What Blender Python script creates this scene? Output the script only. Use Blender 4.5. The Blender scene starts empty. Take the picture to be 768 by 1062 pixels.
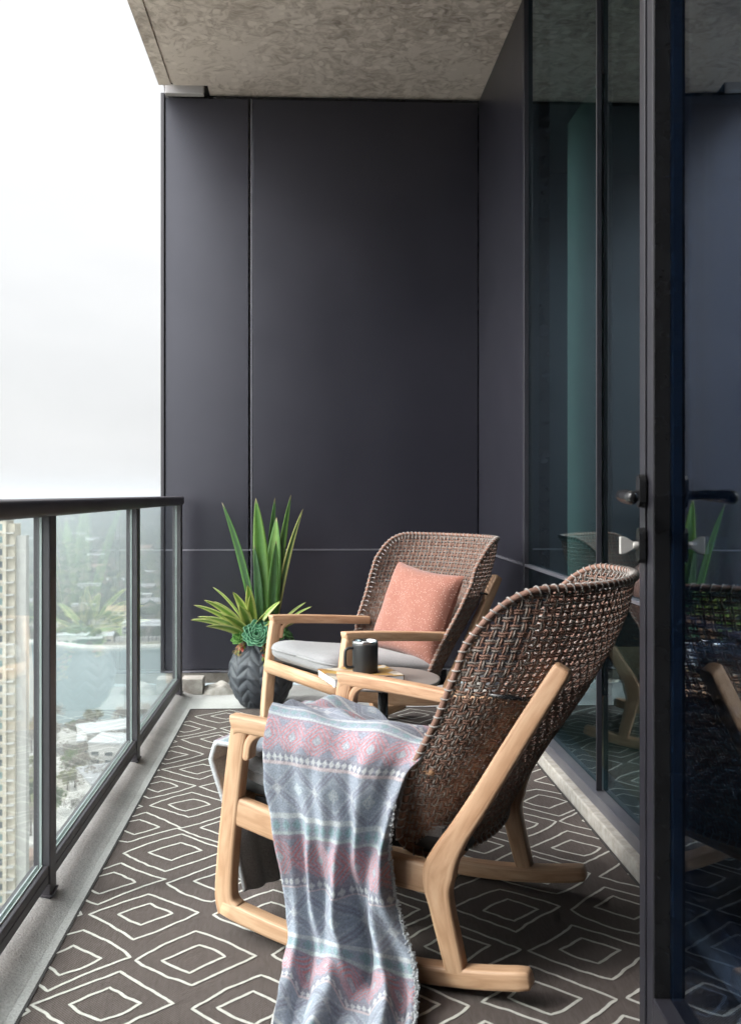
import bpy, math, random
import numpy as np
from mathutils import Vector, Matrix, noise as mnoise
R = math.radians
random.seed(7)
scene = bpy.context.scene
col = scene.collection
PI = math.pi
H = 1.09            # eye height above the balcony floor
GZ = -110.0         # street level below the balcony

# ------------------------------------------------------------------ helpers
class MB:
    """collects verts/faces/uvs/material indices, then links ONE mesh object"""
    def __init__(s):
        s.v = []; s.f = []; s.mi = []; s.uv = []; s.sm = []; s.c = None
    def add(s, vs, fs, mi=0, uvs=None, smooth=False):
        o = len(s.v); s.v.extend([tuple(p) for p in vs])
        for k, f in enumerate(fs):
            s.f.append(tuple(i + o for i in f)); s.mi.append(mi); s.sm.append(smooth)
            s.uv.append([uvs[i] for i in f] if uvs is not None else None)
    def box(s, x0, x1, y0, y1, z0, z1, mi=0):
        v = [(x0,y0,z0),(x1,y0,z0),(x1,y1,z0),(x0,y1,z0),(x0,y0,z1),(x1,y0,z1),(x1,y1,z1),(x0,y1,z1)]
        s.add(v, [(0,3,2,1),(4,5,6,7),(0,1,5,4),(1,2,6,5),(2,3,7,6),(3,0,4,7)], mi)
    def obox(s, c, dx, dy, dz, M, mi=0):
        v = [Vector(c) + M @ Vector((sx*dx, sy*dy, sz*dz)) for sz in (-1,1) for sx, sy in ((-1,-1),(1,-1),(1,1),(-1,1))]
        s.add(v, [(0,3,2,1),(4,5,6,7),(0,1,5,4),(1,2,6,5),(2,3,7,6),(3,0,4,7)], mi)
    def tube(s, pts, rad, n=8, mi=0, caps=True, smooth=True, ref=None, flat=1.0):
        pts = [Vector(p) for p in pts]; m = len(pts)
        if m < 2: return
        vs = []; uvs = []; L = 0
        N = None
        for i, p in enumerate(pts):
            t = (pts[min(i+1, m-1)] - pts[max(i-1, 0)])
            if t.length < 1e-9: t = Vector((0,0,1))
            t.normalize()
            if ref is not None: N = (ref[i] if isinstance(ref, list) else ref).copy()
            elif N is None: N = Vector((0,0,1)) if abs(t.z) < .9 else Vector((1,0,0))
            N = N - t * N.dot(t)
            if N.length < 1e-6: N = t.orthogonal()
            N.normalize(); B = t.cross(N)
            if i: L += (pts[i] - pts[i-1]).length
            r = rad[i] if isinstance(rad, (list, tuple)) else rad
            for k in range(n):
                a = 2*PI*k/n
                vs.append(p + B*(math.cos(a)*r) + N*(math.sin(a)*r*flat)); uvs.append((L, k/n*r*6))
        fs = [(i*n+k, i*n+(k+1)%n, (i+1)*n+(k+1)%n, (i+1)*n+k) for i in range(m-1) for k in range(n)]
        if caps: fs += [tuple(range(n-1,-1,-1)), tuple(range((m-1)*n, m*n))]
        s.add(vs, fs, mi, uvs, smooth)
    def lathe(s, prof, c=(0,0,0), n=32, mi=0, smooth=True, caps=True):
        vs = []; uvs = []
        for (r, z) in prof:
            for k in range(n):
                a = 2*PI*k/n
                vs.append((c[0]+r*math.cos(a), c[1]+r*math.sin(a), c[2]+z)); uvs.append((a, z))
        m = len(prof)
        fs = [(i*n+k, i*n+(k+1)%n, (i+1)*n+(k+1)%n, (i+1)*n+k) for i in range(m-1) for k in range(n)]
        if caps: fs += [tuple(range(n-1,-1,-1)), tuple(range((m-1)*n, m*n))]
        s.add(vs, fs, mi, uvs, smooth)
    def grid(s, P, nu, nv, mi=0, smooth=True, uvs=None):
        fs = [(j*nu+i, j*nu+i+1, (j+1)*nu+i+1, (j+1)*nu+i) for j in range(nv-1) for i in range(nu-1)]
        s.add(P, fs, mi, uvs, smooth)
    def build(s, name, mats, parent=None, bevel=0, seg=2, colors=None):
        me = bpy.data.meshes.new(name)
        me.from_pydata(s.v, [], s.f)
        if not isinstance(mats, (list, tuple)): mats = [mats]
        for m in mats: me.materials.append(m)
        me.polygons.foreach_set('material_index', s.mi)
        me.polygons.foreach_set('use_smooth', s.sm)
        if any(u is not None for u in s.uv):
            ul = me.uv_layers.new(name='UVMap'); flat = []
            for f, u in zip(s.f, s.uv):
                for k in range(len(f)): flat.extend(u[k] if u is not None else (0.0, 0.0))
            ul.data.foreach_set('uv', flat)
        if colors is not None:
            ca = me.color_attributes.new('Col', 'FLOAT_COLOR', 'POINT')
            ca.data.foreach_set('color', np.asarray(colors, dtype=np.float32).ravel())
        me.update()
        o = bpy.data.objects.new(name, me); col.objects.link(o)
        if parent: o.parent = parent
        if bevel:
            b = o.modifiers.new('Bevel', 'BEVEL'); b.width = bevel; b.segments = seg; b.limit_method = 'ANGLE'; b.angle_limit = R(40)
            b.harden_normals = False
        return o

def tag(o, label=None, cat=None, group=None, kind=None):
    if label: o['label'] = label
    if cat: o['category'] = cat
    if group: o['group'] = group
    if kind: o['kind'] = kind
    return o
def thing(name, label, cat, loc=(0,0,0), rz=0, group=None):
    o = bpy.data.objects.new(name, None); col.objects.link(o)
    o.location = loc; o.rotation_euler = (0,0,rz); o.empty_display_size = .1
    return tag(o, label, cat, group)
def copy_tree(o, parent=None):
    c = o.copy(); col.objects.link(c)
    if parent: c.parent = parent
    for ch in list(o.children): copy_tree(ch, c)
    return c
def catmull(P, n=8):
    P = [Vector(p) for p in P]; out = []
    for i in range(len(P)-1):
        p0 = P[max(i-1,0)]; p1 = P[i]; p2 = P[i+1]; p3 = P[min(i+2,len(P)-1)]
        for k in range(n):
            t = k/n
            out.append(.5*((2*p1)+(p2-p0)*t+(2*p0-5*p1+4*p2-p3)*t*t+(3*p1-p0-3*p2+p3)*t**3))
    out.append(P[-1]); return out
def interp(x, xs, ys):
    return float(np.interp(x, xs, ys))
def smooth01(x): x = max(0, min(1, x)); return x*x*(3-2*x)

# ------------------------------------------------------------------ materials
def newmat(name):
    m = bpy.data.materials.new(name); m.use_nodes = True
    nt = m.node_tree; b = nt.nodes['Principled BSDF']
    return m, nt, b
def nd(nt, typ, **kw):
    n = nt.nodes.new(typ)
    for k, v in kw.items():
        if k in n.bl_rna.properties: setattr(n, k, v)
        else: n.inputs[k].default_value = v
    return n
def ramp(nt, fac, stops):
    r = nt.nodes.new('ShaderNodeValToRGB'); nt.links.new(fac, r.inputs[0])
    e = r.color_ramp.elements
    while len(e) < len(stops): e.new(.5)
    for k, (p, c) in enumerate(stops):
        e[k].position = p; e[k].color = (*c, 1) if len(c) == 3 else c
    return r
def mat(name, c1, c2=None, scale=20, rough=.5, bump=0, bscale=None, metal=0, spec=.5, coord='Object', detail=6, stretch=None, rvar=0, coat=0, sheen=0):
    m, nt, b = newmat(name)
    c2 = c2 or tuple(x*.8 for x in c1)
    tc = nd(nt, 'ShaderNodeTexCoord'); src = tc.outputs[coord]
    if stretch:
        mp = nd(nt, 'ShaderNodeMapping'); mp.inputs['Scale'].default_value = stretch
        nt.links.new(src, mp.inputs[0]); src = mp.outputs[0]
    n = nd(nt, 'ShaderNodeTexNoise', Scale=scale, Detail=detail, Roughness=.6)
    nt.links.new(src, n.inputs['Vector'])
    r = ramp(nt, n.outputs['Fac'], [(.3, c1), (.7, c2)])
    nt.links.new(r.outputs[0], b.inputs['Base Color'])
    b.inputs['Roughness'].default_value = rough; b.inputs['Metallic'].default_value = metal
    b.inputs['Specular IOR Level'].default_value = spec
    if coat: b.inputs['Coat Weight'].default_value = coat
    if sheen: b.inputs['Sheen Weight'].default_value = sheen; b.inputs['Sheen Roughness'].default_value = .5
    if rvar:
        n3 = nd(nt, 'ShaderNodeTexNoise', Scale=scale*.4, Detail=4); nt.links.new(src, n3.inputs['Vector'])
        mr = nd(nt, 'ShaderNodeMapRange'); mr.inputs['To Min'].default_value = rough-rvar; mr.inputs['To Max'].default_value = rough+rvar
        nt.links.new(n3.outputs['Fac'], mr.inputs[0]); nt.links.new(mr.outputs[0], b.inputs['Roughness'])
    if bump:
        n2 = nd(nt, 'ShaderNodeTexNoise', Scale=bscale or scale*4, Detail=4)
        nt.links.new(src, n2.inputs['Vector'])
        bp = nd(nt, 'ShaderNodeBump', Strength=min(bump, 1), Distance=.002)
        nt.links.new(n2.outputs['Fac'], bp.inputs['Height']); nt.links.new(bp.outputs[0], b.inputs['Normal'])
    return m
def glassmat(name, tint, ior=1.5, rough=0.0, refl=(1,1,1)):
    m = bpy.data.materials.new(name); m.use_nodes = True; nt = m.node_tree
    nt.nodes.clear()
    out = nd(nt, 'ShaderNodeOutputMaterial'); mix = nd(nt, 'ShaderNodeMixShader')
    fr = nd(nt, 'ShaderNodeFresnel', IOR=ior); tr = nd(nt, 'ShaderNodeBsdfTransparent'); gl = nd(nt, 'ShaderNodeBsdfGlossy')
    tr.inputs[0].default_value = (*tint, 1); gl.inputs['Roughness'].default_value = rough; gl.inputs[0].default_value = (*refl, 1)
    # same reflectance on both faces of a pane: feed 1/ior on back faces
    ge = nd(nt, 'ShaderNodeNewGeometry'); mi_ = nd(nt, 'ShaderNodeMix'); nt.links.new(ge.outputs['Backfacing'], mi_.inputs[0])
    mi_.inputs[2].default_value = ior; mi_.inputs[3].default_value = 1/ior; nt.links.new(mi_.outputs[0], fr.inputs['IOR'])
    nt.links.new(fr.outputs[0], mix.inputs[0]); nt.links.new(tr.outputs[0], mix.inputs[1]); nt.links.new(gl.outputs[0], mix.inputs[2])
    nt.links.new(mix.outputs[0], out.inputs[0])
    return m

M = {}
M['panel'] = mat('charcoal_panel', (.0100,.0097,.0145), (.0145,.0138,.0195), scale=3.5, rough=.32, rvar=.07, bump=.04, bscale=220, spec=.60)
M['panel'].node_tree.nodes['Principled BSDF'].inputs['Specular Tint'].default_value = (.88,.90,1,1)
M['frame'] = mat('charcoal_frame', (.016,.0155,.020), (.021,.020,.026), scale=8, rough=.38, bump=.04, bscale=300)
M['railmetal'] = mat('rail_metal', (.043,.039,.046), (.053,.049,.056), scale=10, rough=.45, bump=.1, bscale=200, rvar=.08)
M['blackmetal'] = mat('black_metal', (.012,.012,.013), (.016,.016,.017), scale=10, rough=.25)
M['trim'] = mat('light_trim', (.14,.14,.17), (.19,.19,.21), scale=8, rough=.35, metal=.6)
M['nickel'] = mat('satin_nickel', (.62,.60,.57), (.7,.68,.65), scale=8, rough=.35, metal=.35)
M['steel'] = mat('mug_steel', (.6,.6,.6), (.7,.7,.7), scale=8, rough=.2, metal=1)
M['interior'] = mat('interior_paint', (.035,.045,.055), (.045,.055,.065), scale=2, rough=.7)
M['greenwall'] = mat('green_interior_panel', (.12,.185,.16), (.135,.205,.175), scale=2, rough=.6)
M['winglass'] = glassmat('window_glass', (.52,.66,.68), ior=1.72, refl=(.78,.93,1.0))
M['doorglass'] = glassmat('door_glass', (.55,.62,.72), ior=1.75, refl=(.84,.93,1.0))
M['railglass'] = glassmat('rail_glass', (.93,.965,.955), ior=1.17)
M['gasket'] = mat('glass_edge', (.34,.38,.38), (.42,.46,.46), scale=10, rough=.3)

def concrete_floor():
    m, nt, b = newmat('balcony_concrete')
    tc = nd(nt, 'ShaderNodeTexCoord')
    n1 = nd(nt, 'ShaderNodeTexNoise', Scale=2.2, Detail=8, Roughness=.65); nt.links.new(tc.outputs['Object'], n1.inputs['Vector'])
    n2 = nd(nt, 'ShaderNodeTexNoise', Scale=160, Detail=4, Roughness=.7); nt.links.new(tc.outputs['Object'], n2.inputs['Vector'])
    r1 = ramp(nt, n1.outputs['Fac'], [(.30, (.38,.372,.355)), (.5, (.52,.515,.50)), (.72, (.61,.605,.59))])
    r2 = ramp(nt, n2.outputs['Fac'], [(.35, (.62,.62,.62)), (.6, (1,1,1))])
    mx = nd(nt, 'ShaderNodeMixRGB', blend_type='MULTIPLY'); mx.inputs[0].default_value = .8
    nt.links.new(r1.outputs[0], mx.inputs[1]); nt.links.new(r2.outputs[0], mx.inputs[2]); nt.links.new(mx.outputs[0], b.inputs['Base Color'])
    b.inputs['Roughness'].default_value = .85
    bp = nd(nt, 'ShaderNodeBump', Strength=.9, Distance=.0035); nt.links.new(n2.outputs['Fac'], bp.inputs['Height']); nt.links.new(bp.outputs[0], b.inputs['Normal'])
    return m
M['concrete'] = concrete_floor()
def ceiling_mat():
    m, nt, b = newmat('trowelled_ceiling')
    tc = nd(nt, 'ShaderNodeTexCoord')
    w = nd(nt, 'ShaderNodeTexNoise', Scale=5, Detail=3); nt.links.new(tc.outputs['Object'], w.inputs['Vector'])
    ad = nd(nt, 'ShaderNodeMixRGB', blend_type='ADD'); ad.inputs[0].default_value = .16
    nt.links.new(tc.outputs['Object'], ad.inputs[1]); nt.links.new(w.outputs['Color'], ad.inputs[2])
    v = nd(nt, 'ShaderNodeTexVoronoi', Scale=7, feature='SMOOTH_F1'); v.inputs['Smoothness'].default_value = .25
    nt.links.new(ad.outputs[0], v.inputs['Vector'])
    v2 = nd(nt, 'ShaderNodeTexVoronoi', Scale=15, feature='F1'); nt.links.new(ad.outputs[0], v2.inputs['Vector'])
    n = nd(nt, 'ShaderNodeTexNoise', Scale=14, Detail=7, Roughness=.65, Distortion=1.6); nt.links.new(ad.outputs[0], n.inputs['Vector'])
    big = nd(nt, 'ShaderNodeTexNoise', Scale=1.3, Detail=3); nt.links.new(tc.outputs['Object'], big.inputs['Vector'])
    m1 = nd(nt, 'ShaderNodeMixRGB', blend_type='MIX'); m1.inputs[0].default_value = .5
    nt.links.new(v.outputs['Color'], m1.inputs[1]); nt.links.new(v2.outputs['Color'], m1.inputs[2])
    bw = nd(nt, 'ShaderNodeRGBToBW'); nt.links.new(m1.outputs[0], bw.inputs[0])
    a2 = nd(nt, 'ShaderNodeMath', operation='MULTIPLY_ADD'); nt.links.new(bw.outputs[0], a2.inputs[0]); a2.inputs[1].default_value = .22
    nt.links.new(n.outputs['Fac'], a2.inputs[2])
    a3 = nd(nt, 'ShaderNodeMath', operation='MULTIPLY_ADD'); nt.links.new(big.outputs['Fac'], a3.inputs[0]); a3.inputs[1].default_value = .5; nt.links.new(a2.outputs[0], a3.inputs[2])
    r = ramp(nt, a3.outputs[0], [(.60, (.235,.198,.176)), (.72, (.37,.322,.29)), (.82, (.46,.405,.368)), (.95, (.60,.54,.50))])
    fl = nd(nt, 'ShaderNodeTexVoronoi', Scale=17, feature='F1'); nt.links.new(ad.outputs[0], fl.inputs['Vector'])
    fm = ramp(nt, fl.outputs['Distance'], [(.28, (1,1,1)), (.40, (0,0,0))])
    fb = nd(nt, 'ShaderNodeRGBToBW'); nt.links.new(fl.outputs['Color'], fb.inputs[0]); fr_ = ramp(nt, fb.outputs[0], [(.42, (0,0,0)), (.55, (.75,.75,.75))])
    fmul = nd(nt, 'ShaderNodeMath', operation='MULTIPLY'); nt.links.new(fm.outputs[0], fmul.inputs[0]); nt.links.new(fr_.outputs[0], fmul.inputs[1])
    fx = nd(nt, 'ShaderNodeMixRGB'); nt.links.new(fmul.outputs[0], fx.inputs[0]); nt.links.new(r.outputs[0], fx.inputs[1]); fx.inputs[2].default_value = (.68,.62,.575,1)
    nt.links.new(fx.outputs[0], b.inputs['Base Color']); b.inputs['Roughness'].default_value = .8
    bp = nd(nt, 'ShaderNodeBump', Strength=.35, Distance=.004); nt.links.new(a2.outputs[0], bp.inputs['Height']); nt.links.new(bp.outputs[0], b.inputs['Normal'])
    return m
M['ceiling'] = ceiling_mat()
def wood_mat():
    m, nt, b = newmat('teak_wood')
    tc = nd(nt, 'ShaderNodeTexCoord'); mp = nd(nt, 'ShaderNodeMapping'); mp.inputs['Scale'].default_value = (3.2, 95, 1)
    nt.links.new(tc.outputs['UV'], mp.inputs[0])
    n = nd(nt, 'ShaderNodeTexNoise', Scale=1.6, Detail=6, Roughness=.6, Distortion=.5); nt.links.new(mp.outputs[0], n.inputs['Vector'])
    n2 = nd(nt, 'ShaderNodeTexNoise', Scale=3.0, Detail=2); nt.links.new(tc.outputs['Object'], n2.inputs['Vector'])
    a = nd(nt, 'ShaderNodeMath', operation='MULTIPLY_ADD'); nt.links.new(n2.outputs['Fac'], a.inputs[0]); a.inputs[1].default_value = .35; nt.links.new(n.outputs['Fac'], a.inputs[2])
    r = ramp(nt, a.outputs[0], [(.42, (.26,.13,.070)), (.56, (.41,.232,.130)), (.70, (.51,.312,.19)), (.92, (.61,.41,.268))])
    nt.links.new(r.outputs[0], b.inputs['Base Color']); b.inputs['Roughness'].default_value = .48
    bp = nd(nt, 'ShaderNodeBump', Strength=.25, Distance=.0006); nt.links.new(n.outputs['Fac'], bp.inputs['Height']); nt.links.new(bp.outputs[0], b.inputs['Normal'])
    return m
M['wood'] = wood_mat()
M['wicker_a'] = mat('wicker_brown', (.14,.074,.053), (.27,.16,.122), scale=45, rough=.72, bump=.3, bscale=500, spec=.3)
M['wicker_b'] = mat('wicker_taupe', (.15,.125,.11), (.27,.235,.21), scale=45, rough=.72, bump=.3, bscale=500, spec=.3)
M['wicker_lash'] = mat('wicker_lashing', (.22,.20,.185), (.32,.30,.28), scale=40, rough=.45)
M['pan'] = mat('dark_seat_pan', (.025,.024,.024), (.03,.03,.03), rough=.6)
def fabric(name, c1, c2, wscale=420, dots=None, rough=.9, sheen=.25):
    m, nt, b = newmat(name)
    tc = nd(nt, 'ShaderNodeTexCoord')
    n = nd(nt, 'ShaderNodeTexNoise', Scale=260, Detail=2); nt.links.new(tc.outputs['Object'], n.inputs['Vector'])
    n2 = nd(nt, 'ShaderNodeTexNoise', Scale=9, Detail=4); nt.links.new(tc.outputs['Object'], n2.inputs['Vector'])
    mx = nd(nt, 'ShaderNodeMath', operation='MULTIPLY_ADD'); nt.links.new(n2.outputs['Fac'], mx.inputs[0]); mx.inputs[1].default_value = .4; nt.links.new(n.outputs['Fac'], mx.inputs[2])
    r = ramp(nt, mx.outputs[0], [(.45, c1), (.95, c2)])
    last = r.outputs[0]
    if dots:
        mp = nd(nt, 'ShaderNodeMapping'); mp.inputs['Rotation'].default_value = (0,0,R(45)); nt.links.new(tc.outputs['UV'], mp.inputs[0])
        v = nd(nt, 'ShaderNodeTexVoronoi', Scale=dots); v.inputs['Randomness'].default_value = .35; nt.links.new(mp.outputs[0], v.inputs['Vector'])
        rr = ramp(nt, v.outputs['Distance'], [(.12, (.7,.7,.7)), (.2, (0,0,0))])
        mm = nd(nt, 'ShaderNodeMixRGB'); nt.links.new(rr.outputs[0], mm.inputs[0]); nt.links.new(last, mm.inputs[1]); mm.inputs[2].default_value = (.74,.56,.50,1)
        last = mm.outputs[0]
    nt.links.new(last, b.inputs['Base Color']); b.inputs['Roughness'].default_value = rough
    b.inputs['Sheen Weight'].default_value = sheen; b.inputs['Specular IOR Level'].default_value = .2
    wv = nd(nt, 'ShaderNodeTexWave', Scale=wscale*.3, Distortion=.6); nt.links.new(tc.outputs['Object'], wv.inputs['Vector'])
    a = nd(nt, 'ShaderNodeMath', operation='ADD'); nt.links.new(wv.outputs['Fac'], a.inputs[0]); nt.links.new(n.outputs['Fac'], a.inputs[1])
    bp = nd(nt, 'ShaderNodeBump', Strength=.35, Distance=.001); nt.links.new(a.outputs[0], bp.inputs['Height']); nt.links.new(bp.outputs[0], b.inputs['Normal'])
    return m
M['cushion'] = fabric('grey_cushion_fabric', (.18,.175,.18), (.27,.265,.27))
M['pillow'] = fabric('coral_pillow_fabric', (.215,.090,.066), (.285,.124,.092), dots=115)
def rug_mats():
    m, nt, b = newmat('rug_dark_weave')
    tc = nd(nt, 'ShaderNodeTexCoord')
    wv = nd(nt, 'ShaderNodeTexWave', Scale=95, wave_type='BANDS', bands_direction='DIAGONAL', Distortion=.4); nt.links.new(tc.outputs['Object'], wv.inputs['Vector'])
    wv2 = nd(nt, 'ShaderNodeTexWave', Scale=150, wave_type='BANDS', bands_direction='X', Distortion=.3); nt.links.new(tc.outputs['Object'], wv2.inputs['Vector'])
    n = nd(nt, 'ShaderNodeTexNoise', Scale=55, Detail=5, Roughness=.7); mp = nd(nt, 'ShaderNodeMapping'); mp.inputs['Scale'].default_value = (5,.6,1)
    nt.links.new(tc.outputs['Object'], mp.inputs[0]); nt.links.new(mp.outputs[0], n.inputs['Vector'])
    a = nd(nt, 'ShaderNodeMath', operation='MULTIPLY'); nt.links.new(wv.outputs['Fac'], a.inputs[0]); nt.links.new(wv2.outputs['Fac'], a.inputs[1])
    a2 = nd(nt, 'ShaderNodeMath', operation='MULTIPLY_ADD'); nt.links.new(n.outputs['Fac'], a2.inputs[0]); a2.inputs[1].default_value = .9; nt.links.new(a.outputs[0], a2.inputs[2])
    r = ramp(nt, a2.outputs[0], [(.28, (.042,.033,.030)), (.62, (.092,.074,.068)), (1.0, (.155,.128,.119))])
    nt.links.new(r.outputs[0], b.inputs['Base Color']); b.inputs['Roughness'].default_value = .9; b.inputs['Specular IOR Level'].default_value = .2
    bp = nd(nt, 'ShaderNodeBump', Strength=.6, Distance=.002); nt.links.new(a.outputs[0], bp.inputs['Height']); nt.links.new(bp.outputs[0], b.inputs['Normal'])
    m2 = mat('rug_cream_line', (.44,.425,.39), (.56,.545,.505), scale=160, rough=.9, bump=1, bscale=320, spec=.2)
    return [m, m2]
M['rug'] = rug_mats()
def colattr(name, rough=.6, bumpscale=300, bump=.3, trans=0, sheen=0, spec=.4, amp=.12):
    m, nt, b = newmat(name)
    a = nd(nt, 'ShaderNodeVertexColor', layer_name='Col')
    tc = nd(nt, 'ShaderNodeTexCoord'); n = nd(nt, 'ShaderNodeTexNoise', Scale=bumpscale, Detail=3); nt.links.new(tc.outputs['Object'], n.inputs['Vector'])
    r = ramp(nt, n.outputs['Fac'], [(.3, (1-amp*2,)*3), (.7, (1,1,1))])
    mx = nd(nt, 'ShaderNodeMixRGB', blend_type='MULTIPLY'); mx.inputs[0].default_value = 1
    nt.links.new(a.outputs[0], mx.inputs[1]); nt.links.new(r.outputs[0], mx.inputs[2]); nt.links.new(mx.outputs[0], b.inputs['Base Color'])
    b.inputs['Roughness'].default_value = rough; b.inputs['Specular IOR Level'].default_value = spec
    if sheen: b.inputs['Sheen Weight'].default_value = sheen
    bp = nd(nt, 'ShaderNodeBump', Strength=bump, Distance=.001); nt.links.new(n.outputs['Fac'], bp.inputs['Height']); nt.links.new(bp.outputs[0], b.inputs['Normal'])
    if trans:
        tr = nd(nt, 'ShaderNodeBsdfTranslucent'); nt.links.new(mx.outputs[0], tr.inputs[0])
        ms = nd(nt, 'ShaderNodeMixShader'); ms.inputs[0].default_value = trans
        nt.links.new(b.outputs[0], ms.inputs[1]); nt.links.new(tr.outputs[0], ms.inputs[2]); nt.links.new(ms.outputs[0], nt.nodes['Material Output'].inputs[0])
    return m
M['blanket'] = colattr('woven_blanket', rough=1.0, bumpscale=300, bump=1.0, sheen=.08, spec=.08, amp=.17)
M['sherpa'] = mat('grey_sherpa', (.30,.29,.28), (.46,.45,.44), scale=160, rough=1, bump=1, bscale=260, spec=.1)
M['leaf'] = colattr('leaf', rough=.38, bumpscale=60, bump=.1, trans=.18, spec=.5, amp=.08)
M['pot'] = mat('matt_black_pot', (.030,.034,.042), (.042,.047,.056), scale=30, rough=.6, bump=.3, bscale=200)
M['soil'] = mat('moss', (.10,.075,.03), (.22,.16,.06), scale=60, rough=.95, bump=1, bscale=150)
M['mug'] = mat('mug_black', (.012,.012,.013), (.017,.017,.018), rough=.45, bump=.1, bscale=400)
M['tabletop'] = mat('taupe_tabletop', (.20,.175,.16), (.24,.21,.19), scale=10, rough=.45)
M['paper'] = mat('book_pages', (.68,.70,.72), (.80,.81,.82), scale=1, rough=.8, stretch=(1,1,900))
M['roofg0'] = mat('galvanised_bracket', (.42,.41,.42), (.5,.49,.5), scale=8, rough=.5)
M['block'] = mat('weathered_block', (.26,.24,.21), (.42,.40,.37), scale=30, rough=.9, bump=.8, bscale=120)

# ------------------------------------------------------------------ camera
F = 950.0
cam = bpy.data.cameras.new('camera'); co = bpy.data.objects.new('camera', cam); col.objects.link(co)
cam.sensor_fit = 'HORIZONTAL'; cam.sensor_width = 36; cam.lens = F/768*36
yaw = math.atan(38/F)
co.location = (0, 0, H); co.rotation_euler = (PI/2, 0, -yaw)
cam.shift_x = 24/768; cam.shift_y = -19/768
cam.clip_start = .05; cam.clip_end = 30000
cam.dof.use_dof = True; cam.dof.focus_distance = 3.1; cam.dof.aperture_fstop = 8
scene.camera = co

# ------------------------------------------------------------------ balcony shell (setting)
CZ = 3.353; BW = 5.2; RX = .958
b = MB(); b.box(-.782, .912, .86, BW+.02, -.22, 0)
# slight upstand at the slab edge
n = 60
P = []; xs = [-.781, -.765, -.74, -.70, -.66, -.63]; zs = [.03, .034, .032, .022, .008, .0005]
for j in range(n):
    y = .862 + (BW+.015-.862)*j/(n-1)
    for x, z in zip(xs, zs): P.append((x, y, z + (.002*mnoise.noise((x*9, y*5, 0)) if z > .005 else 0)))
b.grid(P, len(xs), n)
tag(b.build('floor', M['concrete']), kind='structure')

b = MB()
b.box(-.84, -.772, .86, 5.106, CZ, CZ+.25); b.box(-.76, -.57, .86, 5.106, CZ, CZ+.25); b.box(-.772, -.76, .86, 5.106, CZ+.012, CZ+.25)
b.box(-.57, 1.02, .86, BW+.05, CZ, CZ+.25); b.box(-.84, -.57, 5.106, BW+.3, CZ+.07, CZ+.25)
tag(b.build('ceiling', M['ceiling']), kind='structure')

# back wall
wall = thing('metal_wall', 'dark charcoal metal panel wall closing the far end of the balcony', 'wall', (0, BW, 0))
def lp(x0,x1,z0,z1,y0=0.0,y1=.03):
    q = MB(); q.box(x0,x1,y0,y1,z0,z1); return q
SX = -.339; SZ = .772
lp(-.818, SX-.012, SZ+.004, CZ-.03).build('wall_panel', M['panel'], wall, .003)
lp(SX+.012, RX-.004, SZ+.004, CZ-.03).build('wall_panel', M['panel'], wall, .003)
lp(-.818, SX-.012, .095, SZ-.004).build('wall_panel', M['panel'], wall, .003)
lp(SX+.012, RX-.004, .095, SZ-.004).build('wall_panel', M['panel'], wall, .003)
q = MB(); q.box(-.83, 1.0, .034, .2, .07, CZ+.069); q.build('backing', M['blackmetal'], wall)
q = MB(); q.box(-.843, -.822, -.012, .03, .08, CZ-.005); q.build('corner_trim', M['frame'], wall, .003)
q = MB(); q.box(SX+.001, SX+.007, -.004, .03, SZ+.006, CZ-.03); q.box(SX+.001, SX+.007, -.004, .03, .095, SZ-.006); q.build('seam_strip', M['trim'], wall)
q = MB(); q.box(-.818, RX-.004, -.003, .012, SZ-.0038, SZ+.0038); q.build('seam_strip', M['trim'], wall)
q = MB(); q.box(-.82, RX-.004, -.008, .03, .082, .092); q.build('base_flashing', M['trim'], wall)
q = MB(); q.box(-.83, RX, .1, .2, .0, .068); q.build('base_kerb', M['block'], wall)
q = MB(); q.box(-.815, -.60, -.03, .0, CZ-.022, CZ+.035); q.box(-.815,-.60,-.045,-.03,CZ-.022,CZ-.012)
tag(q.build('wall_bracket', M['roofg0'], None, .002), 'small grey metal bracket under the ceiling corner atop the dark wall', 'bracket').location = (0, BW, 0)
q = MB(); q.box(-.70, -.583, 4.99, 5.10, .001, .085)
tag(q.build('concrete_block', M['block'], None, .006, 3), 'short stained concrete block at the foot of the dark wall by the railing', 'block')
# lump of mortar next to it
P = []; uvn = 24
for j in range(uvn):
    for i in range(uvn):
        u = i/(uvn-1)*2-1; v = j/(uvn-1)*2-1; rr = min(1, math.hypot(u, v))
        P.append((-.50+.12*u, 5.06+.09*v, max(.0, .05*(1-rr**2)**.7*(1+.5*mnoise.noise((u*2,v*2,3)))) - .002))
q = MB(); q.grid(P, uvn, uvn)
tag(q.build('mortar_mound', M['block']), 'low pale mound of mortar on the floor between block and plant pot', 'mortar')

# right window wall
ww = thing('window_wall', 'dark framed window wall with tall reflective glass along the right side', 'wall', (RX, 0, 0))
q = MB(); q.box(0, .03, 4.10, BW-.002, SZ+.004, CZ-.02); q.build('wall_panel', M['panel'], ww, .003)
q = MB(); q.box(0, .03, 4.10, BW-.002, .11, SZ-.012); q.build('wall_panel', M['panel'], ww, .003)
q = MB(); q.box(.032, .12, 4.10, 5.4, .0, CZ); q.build('backing', M['blackmetal'], ww)
q = MB(); q.box(-.006, .02, .9, BW-.004, SZ-.008, SZ+.004); q.build('transom', M['trim'], ww, .002)
for y in (4.075, 3.02, 1.93):
    q = MB()
    w = .022 if y > 4 else .007
    q.box(-.008, .011 if y < 4 else .06, y-w, y+w*.2, .10, CZ-.02); q.build('mullion', M['frame'], ww, .002)
    q = MB(); q.box(-.004, .010, y+w*.2+.001, y+w, .102, CZ-.022); q.build('mullion_gasket', M['blackmetal'], ww)
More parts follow.
